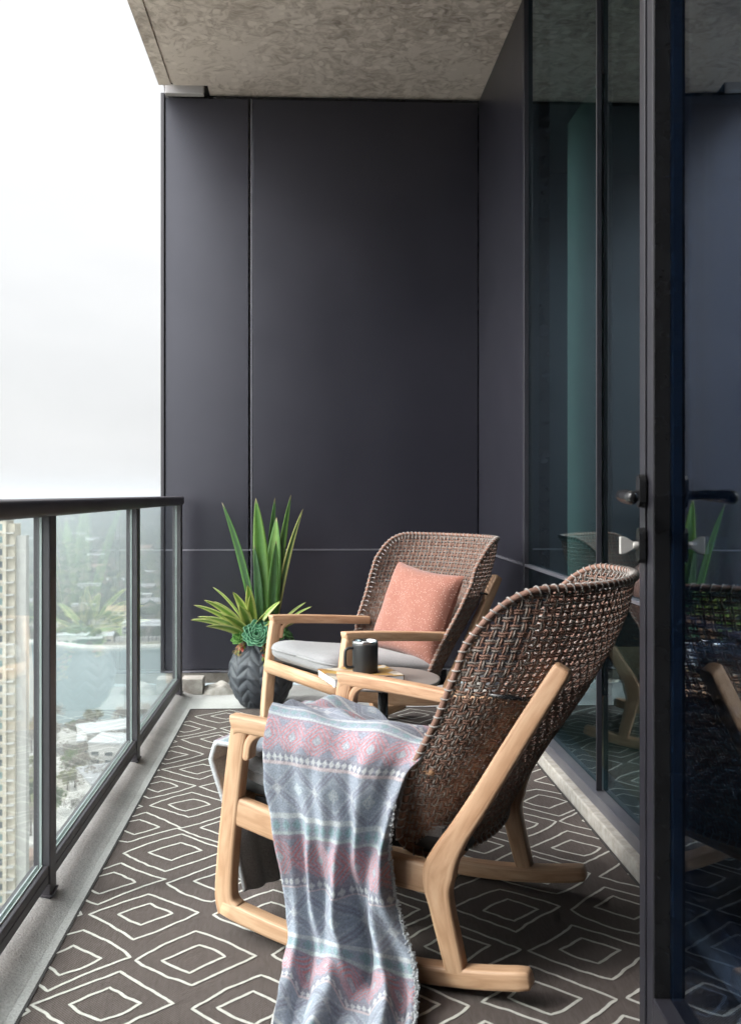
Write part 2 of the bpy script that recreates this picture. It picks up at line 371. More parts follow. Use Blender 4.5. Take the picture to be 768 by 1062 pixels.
for (y0, y1) in ((3.036, 4.05), (1.946, 3.004), (.92, 1.914)):
    q = MB(); q.box(.012, .018, y0, y1, SZ+.006, CZ-.03); q.build('glass_pane', M['winglass'], ww)
    q = MB(); q.box(.012, .018, y0, y1, .108, SZ-.010); q.build('glass_pane', M['winglass'], ww)
q = MB(); q.box(-.02, .10, .9, BW-.004, .056, .098); q.build('sill_track', M['trim'], ww, .003)
q = MB(); q.box(-.045, .10, .9, BW-.004, -.20, .052); q.build('sill_kerb', M['block'], ww, .006)
q = MB(); q.box(.0, .05, .9, 4.1, CZ-.02, CZ-.001); q.build('head_frame', M['frame'], ww)

# rooms behind glass and behind the doorway: closed dark box
q = MB(); q.box(-.86, 4.2, -2.6, .84, -.2, .005); q.box(1.062, 4.2, .84, 6.4, -.2, .005)
tag(q.build('interior_floor', mat('interior_floor_wood', (.13,.09,.06), (.19,.13,.09), scale=6, rough=.4, stretch=(1,8,1))), kind='structure')
q = MB(); q.box(-.86, 4.2, -2.6, .84, CZ+.001, CZ+.24); q.box(1.03, 4.2, .84, 6.4, CZ+.001, CZ+.24)
tag(q.build('interior_ceiling', M['interior']), kind='structure')
q = MB(); q.box(-.86, 4.2, -2.8, -2.6, -.2, CZ+.24); q.box(-.94, -.86, -2.8, .80, -.2, CZ+.24); q.box(4.2, 4.4, -2.8, 6.6, -.2, CZ+.24); q.box(1.1, 4.2, 6.4, 6.6, -.2, CZ+.24)
tag(q.build('interior_wall', M['interior']), kind='structure')
q = MB(); q.box(-.94, -.372, .80, .858, -.2, CZ-.001); q.box(.665, 1.05, .80, .858, -.2, CZ-.001); q.box(-.372, .665, .80, .858, 2.22, CZ-.001)
tag(q.build('facade_wall', M['panel']), kind='structure')
q = MB(); q.box(1.56, 1.62, 4.86, 5.52, .006, CZ-.01)
tag(q.build('interior_partition', M['greenwall'], None, .004), 'pale green partition standing inside the room behind the window glass', 'partition')

# ------------------------------------------------------------------ open door
DH = (.588, .865); dang = R(-3.2)     # hinge; leaf runs away from the camera
door = thing('glass_door', 'dark framed glass door swung open at the right edge of the balcony', 'door', (DH[0], DH[1], 0), dang)
# local: y along leaf 0..L, x thickness 0..0.055 (x<0 faces the balcony)
L = .885; st = .075; T = .062; Z0, Z1 = .055, 2.17
q = MB(); q.box(0, T, L-st, L, Z0, Z1); q.box(-.004, .0, L-st*.52, L-.006, Z0+.01, Z1-.01); q.build('stile', M['frame'], door, .003)
q = MB(); q.box(0, T, 0, st, Z0, Z1); q.build('stile', M['frame'], door, .003)
q = MB(); q.box(.0, T, st, L-st, Z0, Z0+.10); q.build('bottom_rail', M['frame'], door, .003)
q = MB(); q.box(.0, T, st, L-st, Z1-.09, Z1); q.build('top_rail', M['frame'], door, .003)
q = MB()
q.box(.002, .030, L-st-.004, L-st-.0005, Z0+.101, Z1-.091); q.build('glazing_bead', M['blackmetal'], door)
def spacer_mat():
    m, nt, bb = newmat('perforated_spacer')
    tc = nd(nt, 'ShaderNodeTexCoord'); v = nd(nt, 'ShaderNodeTexVoronoi', Scale=260); v.inputs['Randomness'].default_value = 0
    nt.links.new(tc.outputs['Object'], v.inputs['Vector'])
    r = ramp(nt, v.outputs['Distance'], [(.25, (.02,.03,.04)), (.4, (.10,.17,.24))])
    nt.links.new(r.outputs[0], bb.inputs['Base Color']); bb.inputs['Roughness'].default_value = .35; bb.inputs['Metallic'].default_value = .5
    return m
M['spacer'] = spacer_mat()
q = MB(); q.box(.034, .050, L-st-.012, L-st-.0005, Z0+.101, Z1-.091); q.build('spacer', M['spacer'], door)
q = MB(); q.box(.030, .033, L-st-.003, L-st-.0006, Z0+.101, Z1-.091); q.build('glass_edge', M['gasket'], door)
q = MB(); q.box(.030, .0335, st+.001, L-st-.0035, Z0+.101, Z1-.091); q.box(.0505, .054, st+.001, L-st-.0035, Z0+.101, Z1-.091); q.build('glass_pane', M['doorglass'], door)
hz = 1.078
q = MB()
def plate(q, yc, z0, z1, hw=.015):
    pr = []
    for k in range(24):
        a = 2*PI*k/24
        zc = z1-hw if math.sin(a) > 0 else z0+hw
        pr.append((yc+hw*math.cos(a), zc+hw*math.sin(a)))
    v = [(-.0045, y, z) for y, z in pr] + [(-.016, yc+(y-yc)*.85, (z-(z0+z1)/2)*.96+(z0+z1)/2) for y, z in pr]
    q.add(v, [(k, (k+1)%24, 24+(k+1)%24, 24+k) for k in range(24)] + [tuple(range(24, 48))], 0)
yh = L-.035
plate(q, yh, 1.064-.001, 1.127); q.build('handle_plate', M['blackmetal'], door)
q = MB(); q.tube(catmull([(-.012, yh, 1.087), (-.034, yh, 1.087), (-.047, yh-.006, 1.087), (-.053, yh-.02, 1.086), (-.058, yh-.06, 1.085), (-.058, yh-.12, 1.083)], 6), [.008]*12+[.0095]*12+[.0115]*5+[.0105,.007], 12, ref=Vector((0,0,1)), flat=1.15)
q.build('lever_handle', M['blackmetal'], door)
q = MB(); plate(q, yh, .958, 1.026, .013); q.build('lock_plate', M['blackmetal'], door)
q = MB(); q.tube([(-.014, yh, .992), (-.026, yh, .992)], .007, 14)
P = []
for (x, h) in ((-.024,.006),(-.03,.010),(-.038,.015),(-.044,.0165),(-.050,.0165)):
    P.append((x, h))
vs = []
for x, h in P:
    vs += [(x, yh-.0045, .992-h), (x, yh+.0045, .992-h), (x, yh+.0045, .992+h), (x, yh-.0045, .992+h)]
fs = [(4*i+k, 4*i+(k+1)%4, 4*i+4+(k+1)%4, 4*i+4+k) for i in range(4) for k in range(4)] + [(3,2,1,0), (16,17,18,19)]
q.add(vs, fs); q.build('thumb_turn', M['nickel'], door, .0015)

# ------------------------------------------------------------------ railing
rail = thing('glass_railing', 'dark metal balcony railing with clear glass panels along the slab edge', 'railing', (-.71, .9, 0))
def rl(x): return x + .71
q = MB()
prof = []
for k in range(28):
    a = 2*PI*k/28; e = .45
    prof.append((math.copysign(abs(math.cos(a))**e, math.cos(a))*.040, math.copysign(abs(math.sin(a))**e, math.sin(a))*.024))
ys = [0.0, 1, 2, 3, 3.98, 4.035, 4.05]; scl = [1,1,1,1,1,.97,.82]
vs = [(-.004+px*s_, y, 1.053+pz*s_) for y, s_ in zip(ys, scl) for px, pz in prof]
fs = [(i*28+(k+1)%28, i*28+k, (i+1)*28+k, (i+1)*28+(k+1)%28) for i in range(len(ys)-1) for k in range(28)] + [tuple(range(28)), tuple(range(6*28+27, 6*28-1, -1))]
q.add(vs, fs, 0, None, True); q.build('handrail', M['railmetal'], rail)
posts = [1.23, 2.45, 3.67, 4.89]
for k, y in enumerate(posts):
    q = MB(); yl = y - .9
    q.box(-.022, .023, yl, yl+.06, -.006, 1.034); q.build('post', M['railmetal'], rail, .003)
    q = MB(); q.box(-.040, .028, yl-.004, yl+.064, .024, .030); q.build('foot_plate', M['railmetal'], rail, .002)
segs = [(0.0, .33)] + [(posts[i]-.9+.06, posts[i+1]-.9) for i in range(3)]
for y0, y1 in segs:
    q = MB(); q.box(-.024, .019, y0+.001, y1-.001, .058, .085); q.box(-.024, -.010, y0+.001, y1-.001, .0852, .108); q.box(.006, .019, y0+.001, y1-.001, .0852, .108)
    q.build('bottom_rail', M['railmetal'], rail, .0025)
    q = MB(); q.box(-.004, .001, y0+.0042, y1-.0037, .0856, 1.028); q.build('glass_panel', M['railglass'], rail)
    for ya, yb in ((y1-.0035, y1-.0012), (y0+.0012, y0+.0040)):
        q = MB(); q.box(-.0042, .0012, ya, yb, .086, 1.028); q.build('glass_gasket', M['gasket'], rail)
    q = MB(); q.box(-.0095, -.0065, y0+.01, y1-.01, .086, .112); q.box(.0035, .0058, y0+.01, y1-.01, .086, .112); q.build('rail_gasket', M['gasket'], rail)

# ------------------------------------------------------------------ rug
def rug():
    q = MB(); x0, x1, y0, y1 = -.600, .905, 1.05, 4.62
    q.box(x0, x1, y0, y1, .0008, .0075, 0)
    rnd = random.Random(5)
    def poly(pts, wd, closed=True):
        m = len(pts); vs = []
        for i in range(m):
            if closed: a = pts[i-1]; c = pts[(i+1) % m]
            else: a = pts[max(0,i-1)]; c = pts[min(m-1,i+1)]
            p = pts[i]; t = Vector((c[0]-a[0], c[1]-a[1]));
            if t.length < 1e-9: t = Vector((1,0))
            t.normalize(); nn = Vector((-t.y, t.x)); w = wd*(1+.25*mnoise.noise((p[0]*90, p[1]*90, 1)))
            for s_ in (-.5, .5):
                x = min(x1-.002, max(x0+.002, p[0]+nn.x*w*s_)); y = min(y1-.002, max(y0+.002, p[1]+nn.y*w*s_))
                vs.append((x, y, .0092))
        fs = []
        for i in range(m if closed else m-1):
            j = (i+1) % m
            quad = (2*i, 2*j, 2*j+1, 2*i+1)
            inside = any(x0+.003 < vs[k][0] < x1-.003 and y0+.003 < vs[k][1] < y1-.003 for k in quad)
            if inside: fs.append(quad)
        q.add(vs, fs, 1)
    def diamond(cx, cy, rx, ry, wd):
        cs = [(cx+rx*(1+rnd.uniform(-.06,.06)), cy+rnd.uniform(-.1,.1)*ry), (cx+rnd.uniform(-.12,.12)*rx, cy+ry*(1+rnd.uniform(-.06,.06))),
              (cx-rx*(1+rnd.uniform(-.06,.06)), cy+rnd.uniform(-.1,.1)*ry), (cx+rnd.uniform(-.12,.12)*rx, cy-ry*(1+rnd.uniform(-.06,.06)))]
        pts = []
        for i in range(4):
            a, c = cs[i], cs[(i+1)%4]
            mid = ((a[0]+c[0])/2+rnd.uniform(-.06,.09)*(a[0]+c[0]-2*cx), (a[1]+c[1])/2+rnd.uniform(-.06,.09)*(a[1]+c[1]-2*cy))
            n = max(8, int(math.dist(a, c)/.006))
            for k in range(n):
                t = k/n
                x = (1-t)**2*a[0]+2*t*(1-t)*(2*mid[0]-.5*a[0]-.5*c[0])+t*t*c[0]; y = (1-t)**2*a[1]+2*t*(1-t)*(2*mid[1]-.5*a[1]-.5*c[1])+t*t*c[1]
                x += .0036*mnoise.noise((x*30, y*30, 5)); y += .0036*mnoise.noise((x*30, y*30, 9))
                pts.append((x, y))
        poly(pts, wd)
    px, py = .310, .418
    for j in range(-1, 18):
        for i in range(-4, 6):
            cx = -.42 + px*i + (0 if j % 2 else px/2); cy = 1.945 - 2.5*py + py*.5*j
            cx += rnd.uniform(-.014, .014); cy += rnd.uniform(-.014, .014)
            s_ = rnd.uniform(.93, 1.08)
            if cx-.16 > x1 or cx+.16 < x0 or cy-.16 > y1: 
                continue
            diamond(cx, cy, .143*s_, .131*s_, .0074)
            diamond(cx+rnd.uniform(-.008,.008), cy+rnd.uniform(-.008,.008), .073*s_, .065*s_, .0074)
    # bound edge
    for (a, c, d, e) in ((x0-.003, x0+.004, y0, y1), (x1-.004, x1+.003, y0, y1)):
        q.box(a, c, d, e, .001, .0098, 2)
    q.box(x0, x1, y1-.004, y1+.003, .001, .0098, 2)
    o = q.build('rug', M['rug'] + [mat('rug_binding', (.03,.027,.026), (.045,.04,.04), scale=60, rough=.9)])
    return tag(o, 'dark taupe outdoor rug with cream nested diamond lines on the balcony floor', 'rug')
rug()
RT = .0092   # walking surface of the rug

# ------------------------------------------------------------------ rocking chair
def tb(z): return interp(z, [.24,.30,.45,.60,.716,.80,.90], [.165,.14,.055,-.045,-.11,-.145,-.165])
def Dd(z): return interp(z, [.24,.30,.50,.764,.90], [.15,.175,.225,.255,.25])
def Ww(z): return interp(z, [.24,.32,.50,.70,.90], [.25,.275,.330,.366,.362])
ZT = .885; ZB = .265
def amax(z):
    if z < .74: 
        if z < .32: return 1-.22*(1-math.sqrt(max(0, 1-((.32-z)/.06)**2)))
        return 1.0
    q_ = min(1, (z-.74)/(ZT-.74)); return 1-.34*(1-math.sqrt(max(0, 1-q_*q_)))
def ztop(a):
    a = abs(a)
    if a <= .66: return ZT
    k = 1-(1-a)/.34; return .74+(ZT-.74)*math.sqrt(max(0, 1-k*k))
def zbot(a):
    a = abs(a)
    if a <= .78: return ZB-.003
    k = 1-(1-a)/.22; return .32-.055*math.sqrt(max(0, 1-k*k))
# map arc-length fraction -> angle
_a = np.linspace(0, 1, 200)
def raw(a, z):
    th = a*PI/2; s_ = math.sin(th); c_ = math.cos(th)
    return Vector((tb(z)+Dd(z)*(1-abs(c_)**.95), math.copysign(abs(s_)**.92, a)*Ww(z), z + .0*a))
_pts = [raw(a, .6) for a in _a]; _len = np.concatenate([[0], np.cumsum([(_pts[i+1]-_pts[i]).length for i in range(199)])])
ARC = _len[-1]
def surf(u, z):
    """u in -1..1 is the fraction of arc length from the middle of the back"""
    a = float(np.interp(abs(u), _len/ARC, _a)); return raw(math.copysign(a, u) if u else 0.0, z)
def snorm(u, z):
    e = .004; du = surf(min(1,u+e), z)-surf(max(-1,u-e), z); dz = surf(u, z+e)-surf(u, z-e)
    n = du.cross(dz); n.normalize(); return n      # points to the back/outside or inside consistently
S0 = .36
def loc(p): return Vector((p[0]-S0, p[1], p[2]))

def sweep(q, pts, hin, hout, y, n=24, caps=True, e=.36):
    """in-plane (s,z) path at lateral y with rounded-rect section: hin in plane (list), hout lateral"""
    m = len(pts); vs = []; uvs = []; Ln = 0
    for i, p in enumerate(pts):
        p = Vector(p); t = Vector(pts[min(i+1,m-1)])-Vector(pts[max(i-1,0)]); t.normalize(); nn = Vector((-t[1], t[0]))
        if i: Ln += (Vector(pts[i])-Vector(pts[i-1])).length
        hi = hin[i] if isinstance(hin, (list,tuple)) else hin; yy = y[i] if isinstance(y, (list,tuple)) else y
        ho = hout[i] if isinstance(hout, (list,tuple)) else hout
        for k in range(n):
            a = 2*PI*(k+.5)/n
            ca = math.copysign(abs(math.cos(a))**e, math.cos(a)); sa = math.copysign(abs(math.sin(a))**e, math.sin(a))
            vs.append((p[0]+nn[0]*hi*ca-S0, yy+ho*sa, p[1]+nn[1]*hi*ca)); uvs.append((Ln, .12*k/n))
    fs = [(i*n+k, i*n+(k+1)%n, (i+1)*n+(k+1)%n, (i+1)*n+k) for i in range(m-1) for k in range(n)]
    if caps: fs += [tuple(range(n-1,-1,-1)), tuple(range((m-1)*n, m*n))]
    q.add(vs, fs, 0, uvs, True)
def taper(n, mid, a=.4, b_=.4):
    out = []
    for i in range(n):
        k = 1.0
        if i == 0: k = a
        if i == 1: k = max(a, .88)
        if i == n-1: k = b_
        if i == n-2: k = max(b_, .88)
        out.append(mid*k)
    return out
def path2(P, n=8):
    return [(v.x, v.y) for v in catmull([(p[0], p[1], 0) for p in P], n)]
def make_chair():
    root = thing('rocking_chair', '', 'rocking chair')
    for sgn in (1, -1):
        y = .297*sgn
        # rocker
        ss = [0.0, .006] + [.03+(.775-.03)*k/22 for k in range(23)]
        ss[-1] = .768
        P = [(s_*.985, (s_-.36)**2/3.16+.0225) for s_ in ss]
        hh = [.012, .0195] + [.0215]*21 + [.021, .019]
        q = MB(); sweep(q, P, hh, [.014,.0185]+[.0205]*23, y); q.build('rocker', M['wood'], root)
        # front leg
        P = path2([(.741,.070),(.753,.105),(.748,.20),(.734,.33),(.719,.45),(.708,.515),(.700,.534)], 6)
        q = MB(); sweep(q, P, [.024+.012*math.exp(-i/3) for i in range(len(P)-1)]+[.016], .0195, y); q.build('front_leg', M['wood'], root)
        # arm
        P = path2([(.731,.519),(.715,.523),(.69,.523),(.60,.518),(.48,.508),(.34,.495),(.24,.486),(.205,.483)], 5)
        m = len(P); hh = []
        for i in range(m):
            k = i/(m-1); hh.append(.021+.012*math.exp(-k*16)-.003*k)
        hh[0] = .012; hh[1] = .021; hh[-1] = .008; hh[-2] = .015
        q = MB(); sweep(q, P, hh, [.014,.019]+[.0215]*(m-4)+[.018,.012], [.297*sgn+.004*sgn*(i/(m-1)) for i in range(m)])
        # gusset where arm meets leg
        sweep(q, path2([(.690,.44),(.684,.48),(.665,.503),(.64,.512)], 6), [.004]+[.010]*17+[.003], .0185, y)
        q.build('arm', M['wood'], root)
        # seat side rail
        P = path2([(.746,.318),(.66,.300),(.50,.268),(.35,.245),(.22,.235)], 6)
        q = MB(); sweep(q, P, [.034]*len(P), .0165, y); q.build('side_rail', M['wood'], root)
        # rear leg and back post, one bent piece
        P = path2([(.160,.025),(.170,.07),(.195,.17),(.205,.235),(.182,.305),(.112,.42),(.025,.57),(-.050,.695),(-.066,.722)], 6)
        m = len(P); hh = []
        for i, p in enumerate(P):
            k = i/(m-1)
            h_ = interp(k, [0,.08,.28,.42,.55,.9,1], [.030,.022,.027,.037,.0245,.020,.017]); hh.append(h_)
        hh[-1] = .012; hh[-2] = .018; hh[0] = .030
        yy = [sgn*interp(p[1], [0,.3,.72], [.298,.300,.292]) for p in P]
        q = MB(); sweep(q, P, hh, [.019]*(m-2)+[.017,.012], yy); q.build('back_post', M['wood'], root)
        # screw stub joining post and shell
        q = MB(); c_ = surf(.82*sgn, .66); q.tube([loc(c_), (-.02-S0, .292*sgn, .645)], .005, 8); q.build('screw', M['blackmetal'], root)
    # cross rails
    for s_, z, hz_ in ((.752,.322,.030), (.235,.225,.026)):
        q = MB(); q.tube([(s_-S0, -.285, z), (s_-S0, .285, z)], [.022,.022], 12, ref=Vector((0,0,1)), flat=hz_/.022); q.build('cross_rail', M['wood'], root)
    # seat pan
    q = MB(); n = 8; P = []
    for j in range(n):
        for i in range(2):
            s_ = .20+(.735-.20)*j/(n-1); P.append((s_-S0, (-.262, .262)[i], interp(s_, [.1,.735], [.262,.352])))
    q.grid(P, 2, n); o = q.build('seat_pan', M['pan'], root); sm = o.modifiers.new('Solidify', 'SOLIDIFY'); sm.thickness = .03; sm.offset = -1
    q = MB(); q.box(.185-S0, .70-S0, -.252, -.244, .272, .335); q.box(.185-S0, .70-S0, .244, .252, .272, .335); q.box(.172-S0, .180-S0, -.20, .20, .268, .375)
    q.build('seat_skirt', M['pan'], root)
    # cushion
    q = MB(); nu, nv = 28, 20; P = []; uvs = []
    def cush(th, ph):
        e1, e2 = .22, .5
        c = lambda a, e: math.copysign(abs(math.cos(a))**e, math.cos(a)); s = lambda a, e: math.copysign(abs(math.sin(a))**e, math.sin(a))
        x = c(ph, e2)*c(th, e1); y = c(ph, e2)*s(th, e1); z = s(ph, e2)
        S = .480+.292*x; Y = .268*y; edge = max(abs(x), abs(y))
        zb = interp(S, [.16,.77], [.318,.405]); Z = zb + .047*z*(1+.25*(1-edge**3)) + .004*mnoise.noise((S*9, Y*9, z))
        return (S-S0, Y, Z)
    nu, nv = 72, 28
    for j in range(nv):
        ph = -PI/2+PI*j/(nv-1)
        for i in range(nu):
            th = 2*PI*i/(nu-1); P.append(cush(th, ph)); uvs.append((P[-1][0], P[-1][1]))
    q.grid(P, nu, nv, 0, True, uvs)
    cu = q.build('seat_cushion', M['cushion'], root)
    q = MB(); q.tube([cush(2*PI*i/120, .02) for i in range(121)], .0042, 6); q.build('piping', M['cushion'], cu)
    # woven shell
    pitch = .0178
    NC = int(ARC*2/pitch); NC += NC % 2
    sa = MB(); amp = .0023
    cols_u = [(-1+(j+.5)*2/NC) for j in range(NC)]
    rows_z = []; z = ZB+.012
    while z < ZT-.01: rows_z.append(z); z += pitch*.90
    nr = len(rows_z)
    # rows
    for i, z0 in enumerate(rows_z):
        offs = (-.0029, .0029) if z0 > .64 else (-.0029, .0029, .0080)
        for k, dz in enumerate(offs):
            z = z0+dz
            if z > ZT-.006: continue
            # limits in u
            am = amax(z); um = float(np.interp(am, _a, _len/ARC))-.012
            pts = []; ref = []; N_ = NC*4
            for t in range(N_+1):
                u = -1+2*t/N_
                if abs(u) > um: continue
                ph = (t/4-.5); nn = snorm(u, z)
                dlt = (.0 if k != 1 or len(offs) == 2 else 0)
                s_ = math.cos(PI*ph)*(1 if i % 2 else -1) if k < 2 else .85*math.cos(2*PI*ph)
                pts.append(loc(surf(u, z)+nn*amp*s_*1.0 + Vector((0,0,.0007*math.sin(ph*7+i*3))))); ref.append(nn)
            sa.tube(pts, .0026, 5, mi=(0 if (i*2+k) % 3 else 1), ref=ref, flat=.5, caps=False)
    # columns
    for j, u0 in enumerate(cols_u):
        du = 2/NC
        for k, o_ in enumerate((-.160, .160, .5)):
            u = u0+du*o_
            a = float(np.interp(abs(u), _len/ARC, _a)); zt = ztop(a)-.006; zbm = zbot(a)+.006
            pts = []; ref = []
            nn_ = int((rows_z[-1]-rows_z[0])/pitch/.90*4)+8
            for t in range(-4, nn_):
                z = rows_z[0]+t*pitch*.90/4
                if z < zbm or z > zt or (k == 2 and z > .655) or abs(u) > .985: continue
                ph = t/4; nn = snorm(u, z)
                s_ = -math.cos(PI*ph)*(1 if j % 2 else -1)*-1
                # opposite to the row at this crossing
                s_ = -math.cos(PI*j)*math.cos(PI*(ph+1)) if k < 2 else .85*math.cos(2*PI*ph)
                pts.append(loc(surf(u, z)+nn*amp*s_)); ref.append(nn)
            sa.tube(pts, .0026, 5, mi=(1 if (j+k) % 2 else 0), ref=ref, flat=.5, caps=False)
    shell = sa.build('woven_shell', [M['wicker_a'], M['wicker_b']], root)
    # rim
    rim = []
    for k in range(41):
        z = .32+(.74-.32)*k/40; rim.append((1.0, z))
    for k in range(1, 25):
        a = PI/2*k/24; rim.append((1-.34*(1-math.cos(a)), .74+(ZT-.74)*math.sin(a)))
    for k in range(1, 31): rim.append((.66*(1-k/30), ZT))
    top = rim; left = [(-a, z) for a, z in reversed(rim[:-1])]
    full = top+left
    bot = []
    for k in range(1, 13):
        a = PI/2*k/12; bot.append((-(1-.22*(1-math.cos(a))), .32-.055*math.sin(a)))
    for k in range(1, 30): bot.append((-.78+1.56*k/30, ZB))
    for k in range(12, 0, -1):
        a = PI/2*k/12; bot.append(((1-.22*(1-math.cos(a))), .32-.055*math.sin(a)))
    loop = full+bot
    pts = [loc(raw(a, z)) for a, z in loop]; pts.append(pts[0])
    q = MB(); q.tube(pts, .0075, 10, caps=False); q.build('rim', M['wicker_a'], shell)
    # lashing round the rim
    q = MB(); Ls = 0; acc = 0
    for i in range(len(pts)-1):
        seg = (pts[i+1]-pts[i]).length; acc += seg
        if acc > .0178:
            acc = 0; t = (pts[i+1]-pts[i]).normalized(); cc = pts[i]
            inn = loc(raw(0, .6))-cc; inn -= t*inn.dot(t); inn.normalize(); bi = t.cross(inn)
            ring = []
            for k in range(11):
                an = 2*PI*k/10; ring.append(cc + inn*(math.cos(an)*.0096+.0005) + bi*(math.sin(an)*.0090) + t*(.010*(k/10-.5)*2))
            ring.append(cc+inn*.026+t*.012)
            q.tube(ring, .0019, 5, caps=False)
    q.build('lashing', M['wicker_lash'], shell)
    return root
c1 = (.60, 2.1675); f1 = (-.887, .46)
chair = make_chair()
chair.location = (c1[0]+S0*f1[0], c1[1]+S0*f1[1], RT); chair.rotation_euler = (0,0,math.atan2(f1[1], f1[0]))
chair['label'] = 'nearer teak and wicker rocking chair, seen from behind, with the blanket over its arm'
chair['group'] = 'two matching teak and wicker rocking chairs'
f2 = Vector((-.86,-.51)).normalized()
far = copy_tree(chair); far.location = (.296, 3.993, RT); far.rotation_euler = (0,0,math.atan2(f2.y, f2.x))
far['label'] = 'farther teak and wicker rocking chair holding the coral pillow, beside the plant'

# ------------------------------------------------------------------ blanket (in the nearer chair's frame)
def chair_to_world(p, ang=math.atan2(f1[1], f1[0])):
    c, s = math.cos(ang), math.sin(ang); return Vector((chair.location.x+(p[0]-S0)*c-p[1]*s, chair.location.y+(p[0]-S0)*s+p[1]*c, p[2]+RT))
M['sherpa_light'] = mat('pale_sherpa', (.34,.35,.37), (.50,.51,.53), scale=180, rough=1, bump=1, bscale=300, spec=.1)
def tri(x): return abs((x % 1.0)*2-1)
def bcol(a, v):
    """a across (m), v along (m)"""
    a = a/.68; v = v/.54
    base = np.array((.27,.295,.365)); pale = np.array((.42,.475,.54)); coral = np.array((.66,.19,.19)); white = np.array((.60,.61,.62)); teal = np.array((.25,.42,.42)); mauve = np.array((.205,.19,.25))
    per = .50; t = v % per
    def mixc(c0, c1_, k): k = max(0, min(1, k)); return c0*(1-k)+c1_*k
    hx = lambda w: (1-smooth01((w-.0)/1.0))
    streak = .5+.5*mnoise.noise((a*18, v*170, 2)); c = mixc(base, pale, streak*.8)
    X = tri(a/.125)           # 0..1 triangle across, 0 at the middle of a motif
    if t < .14:               # coral lozenges
        y = abs(t-.07)/.07; d = X+y
        ring = d*5.2
        c = mixc(c, coral, 1.0*smooth01(1.15-abs((ring % 1.7)-.7)/.6)*(.45+.8*streak)) if d < 1.45 else mixc(c, mauve, .4)
        if d < .30: c = mixc(white, base, .3 if (d*14) % 2 < 1 else .75)
    elif t < .155: c = mixc(mauve, white, .2)
    elif t < .190:            # chain of white diamonds
        y = abs(t-.1725)/.0175; xx = tri(a/.030); c = white.copy() if xx*.95+y*.85 < .86 else mixc(mauve, base, .4)
    elif t < .20: c = mixc(white, coral, .25)
    elif t < .40:             # large blue diamonds with stepped rays
        y = abs(t-.30)/.10; XX = tri(a/.21); d = abs(XX-y)
        c = mixc(c, mauve, .75*smooth01(1-abs(d-.10)/.10)); c = mixc(c, white, .55*smooth01(1-abs(d-.26)/.05)); c = mixc(c, teal, .55*smooth01(1-abs((1-XX)+y-.28)/.10))
        dd = (1-XX)+y
        if dd < .32: c = mixc(pale, white, .8 if int(dd*22+.2) % 2 else 0)
        if XX+y < .25: c = mixc(c, white, .6)
    elif t < .418: c = mixc(white, pale, .4*streak)
    elif t < .47:
        xx = tri(a/.046); y = abs(t-.444)/.026; c = mixc(teal, base, .35) if xx+y < .9 else mixc(pale, mauve, .35)
    else: c = mixc(white, teal, .6*streak) if t < .484 else mixc(base, coral, .45*streak)
    c = c*.84+np.array((.40,.43,.49))*.16
    c = c*(.90+.22*mnoise.noise((a*120, v*160, 8)))
    return (max(.02,c[0]), max(.02,c[1]), max(.02,c[2]), 1)
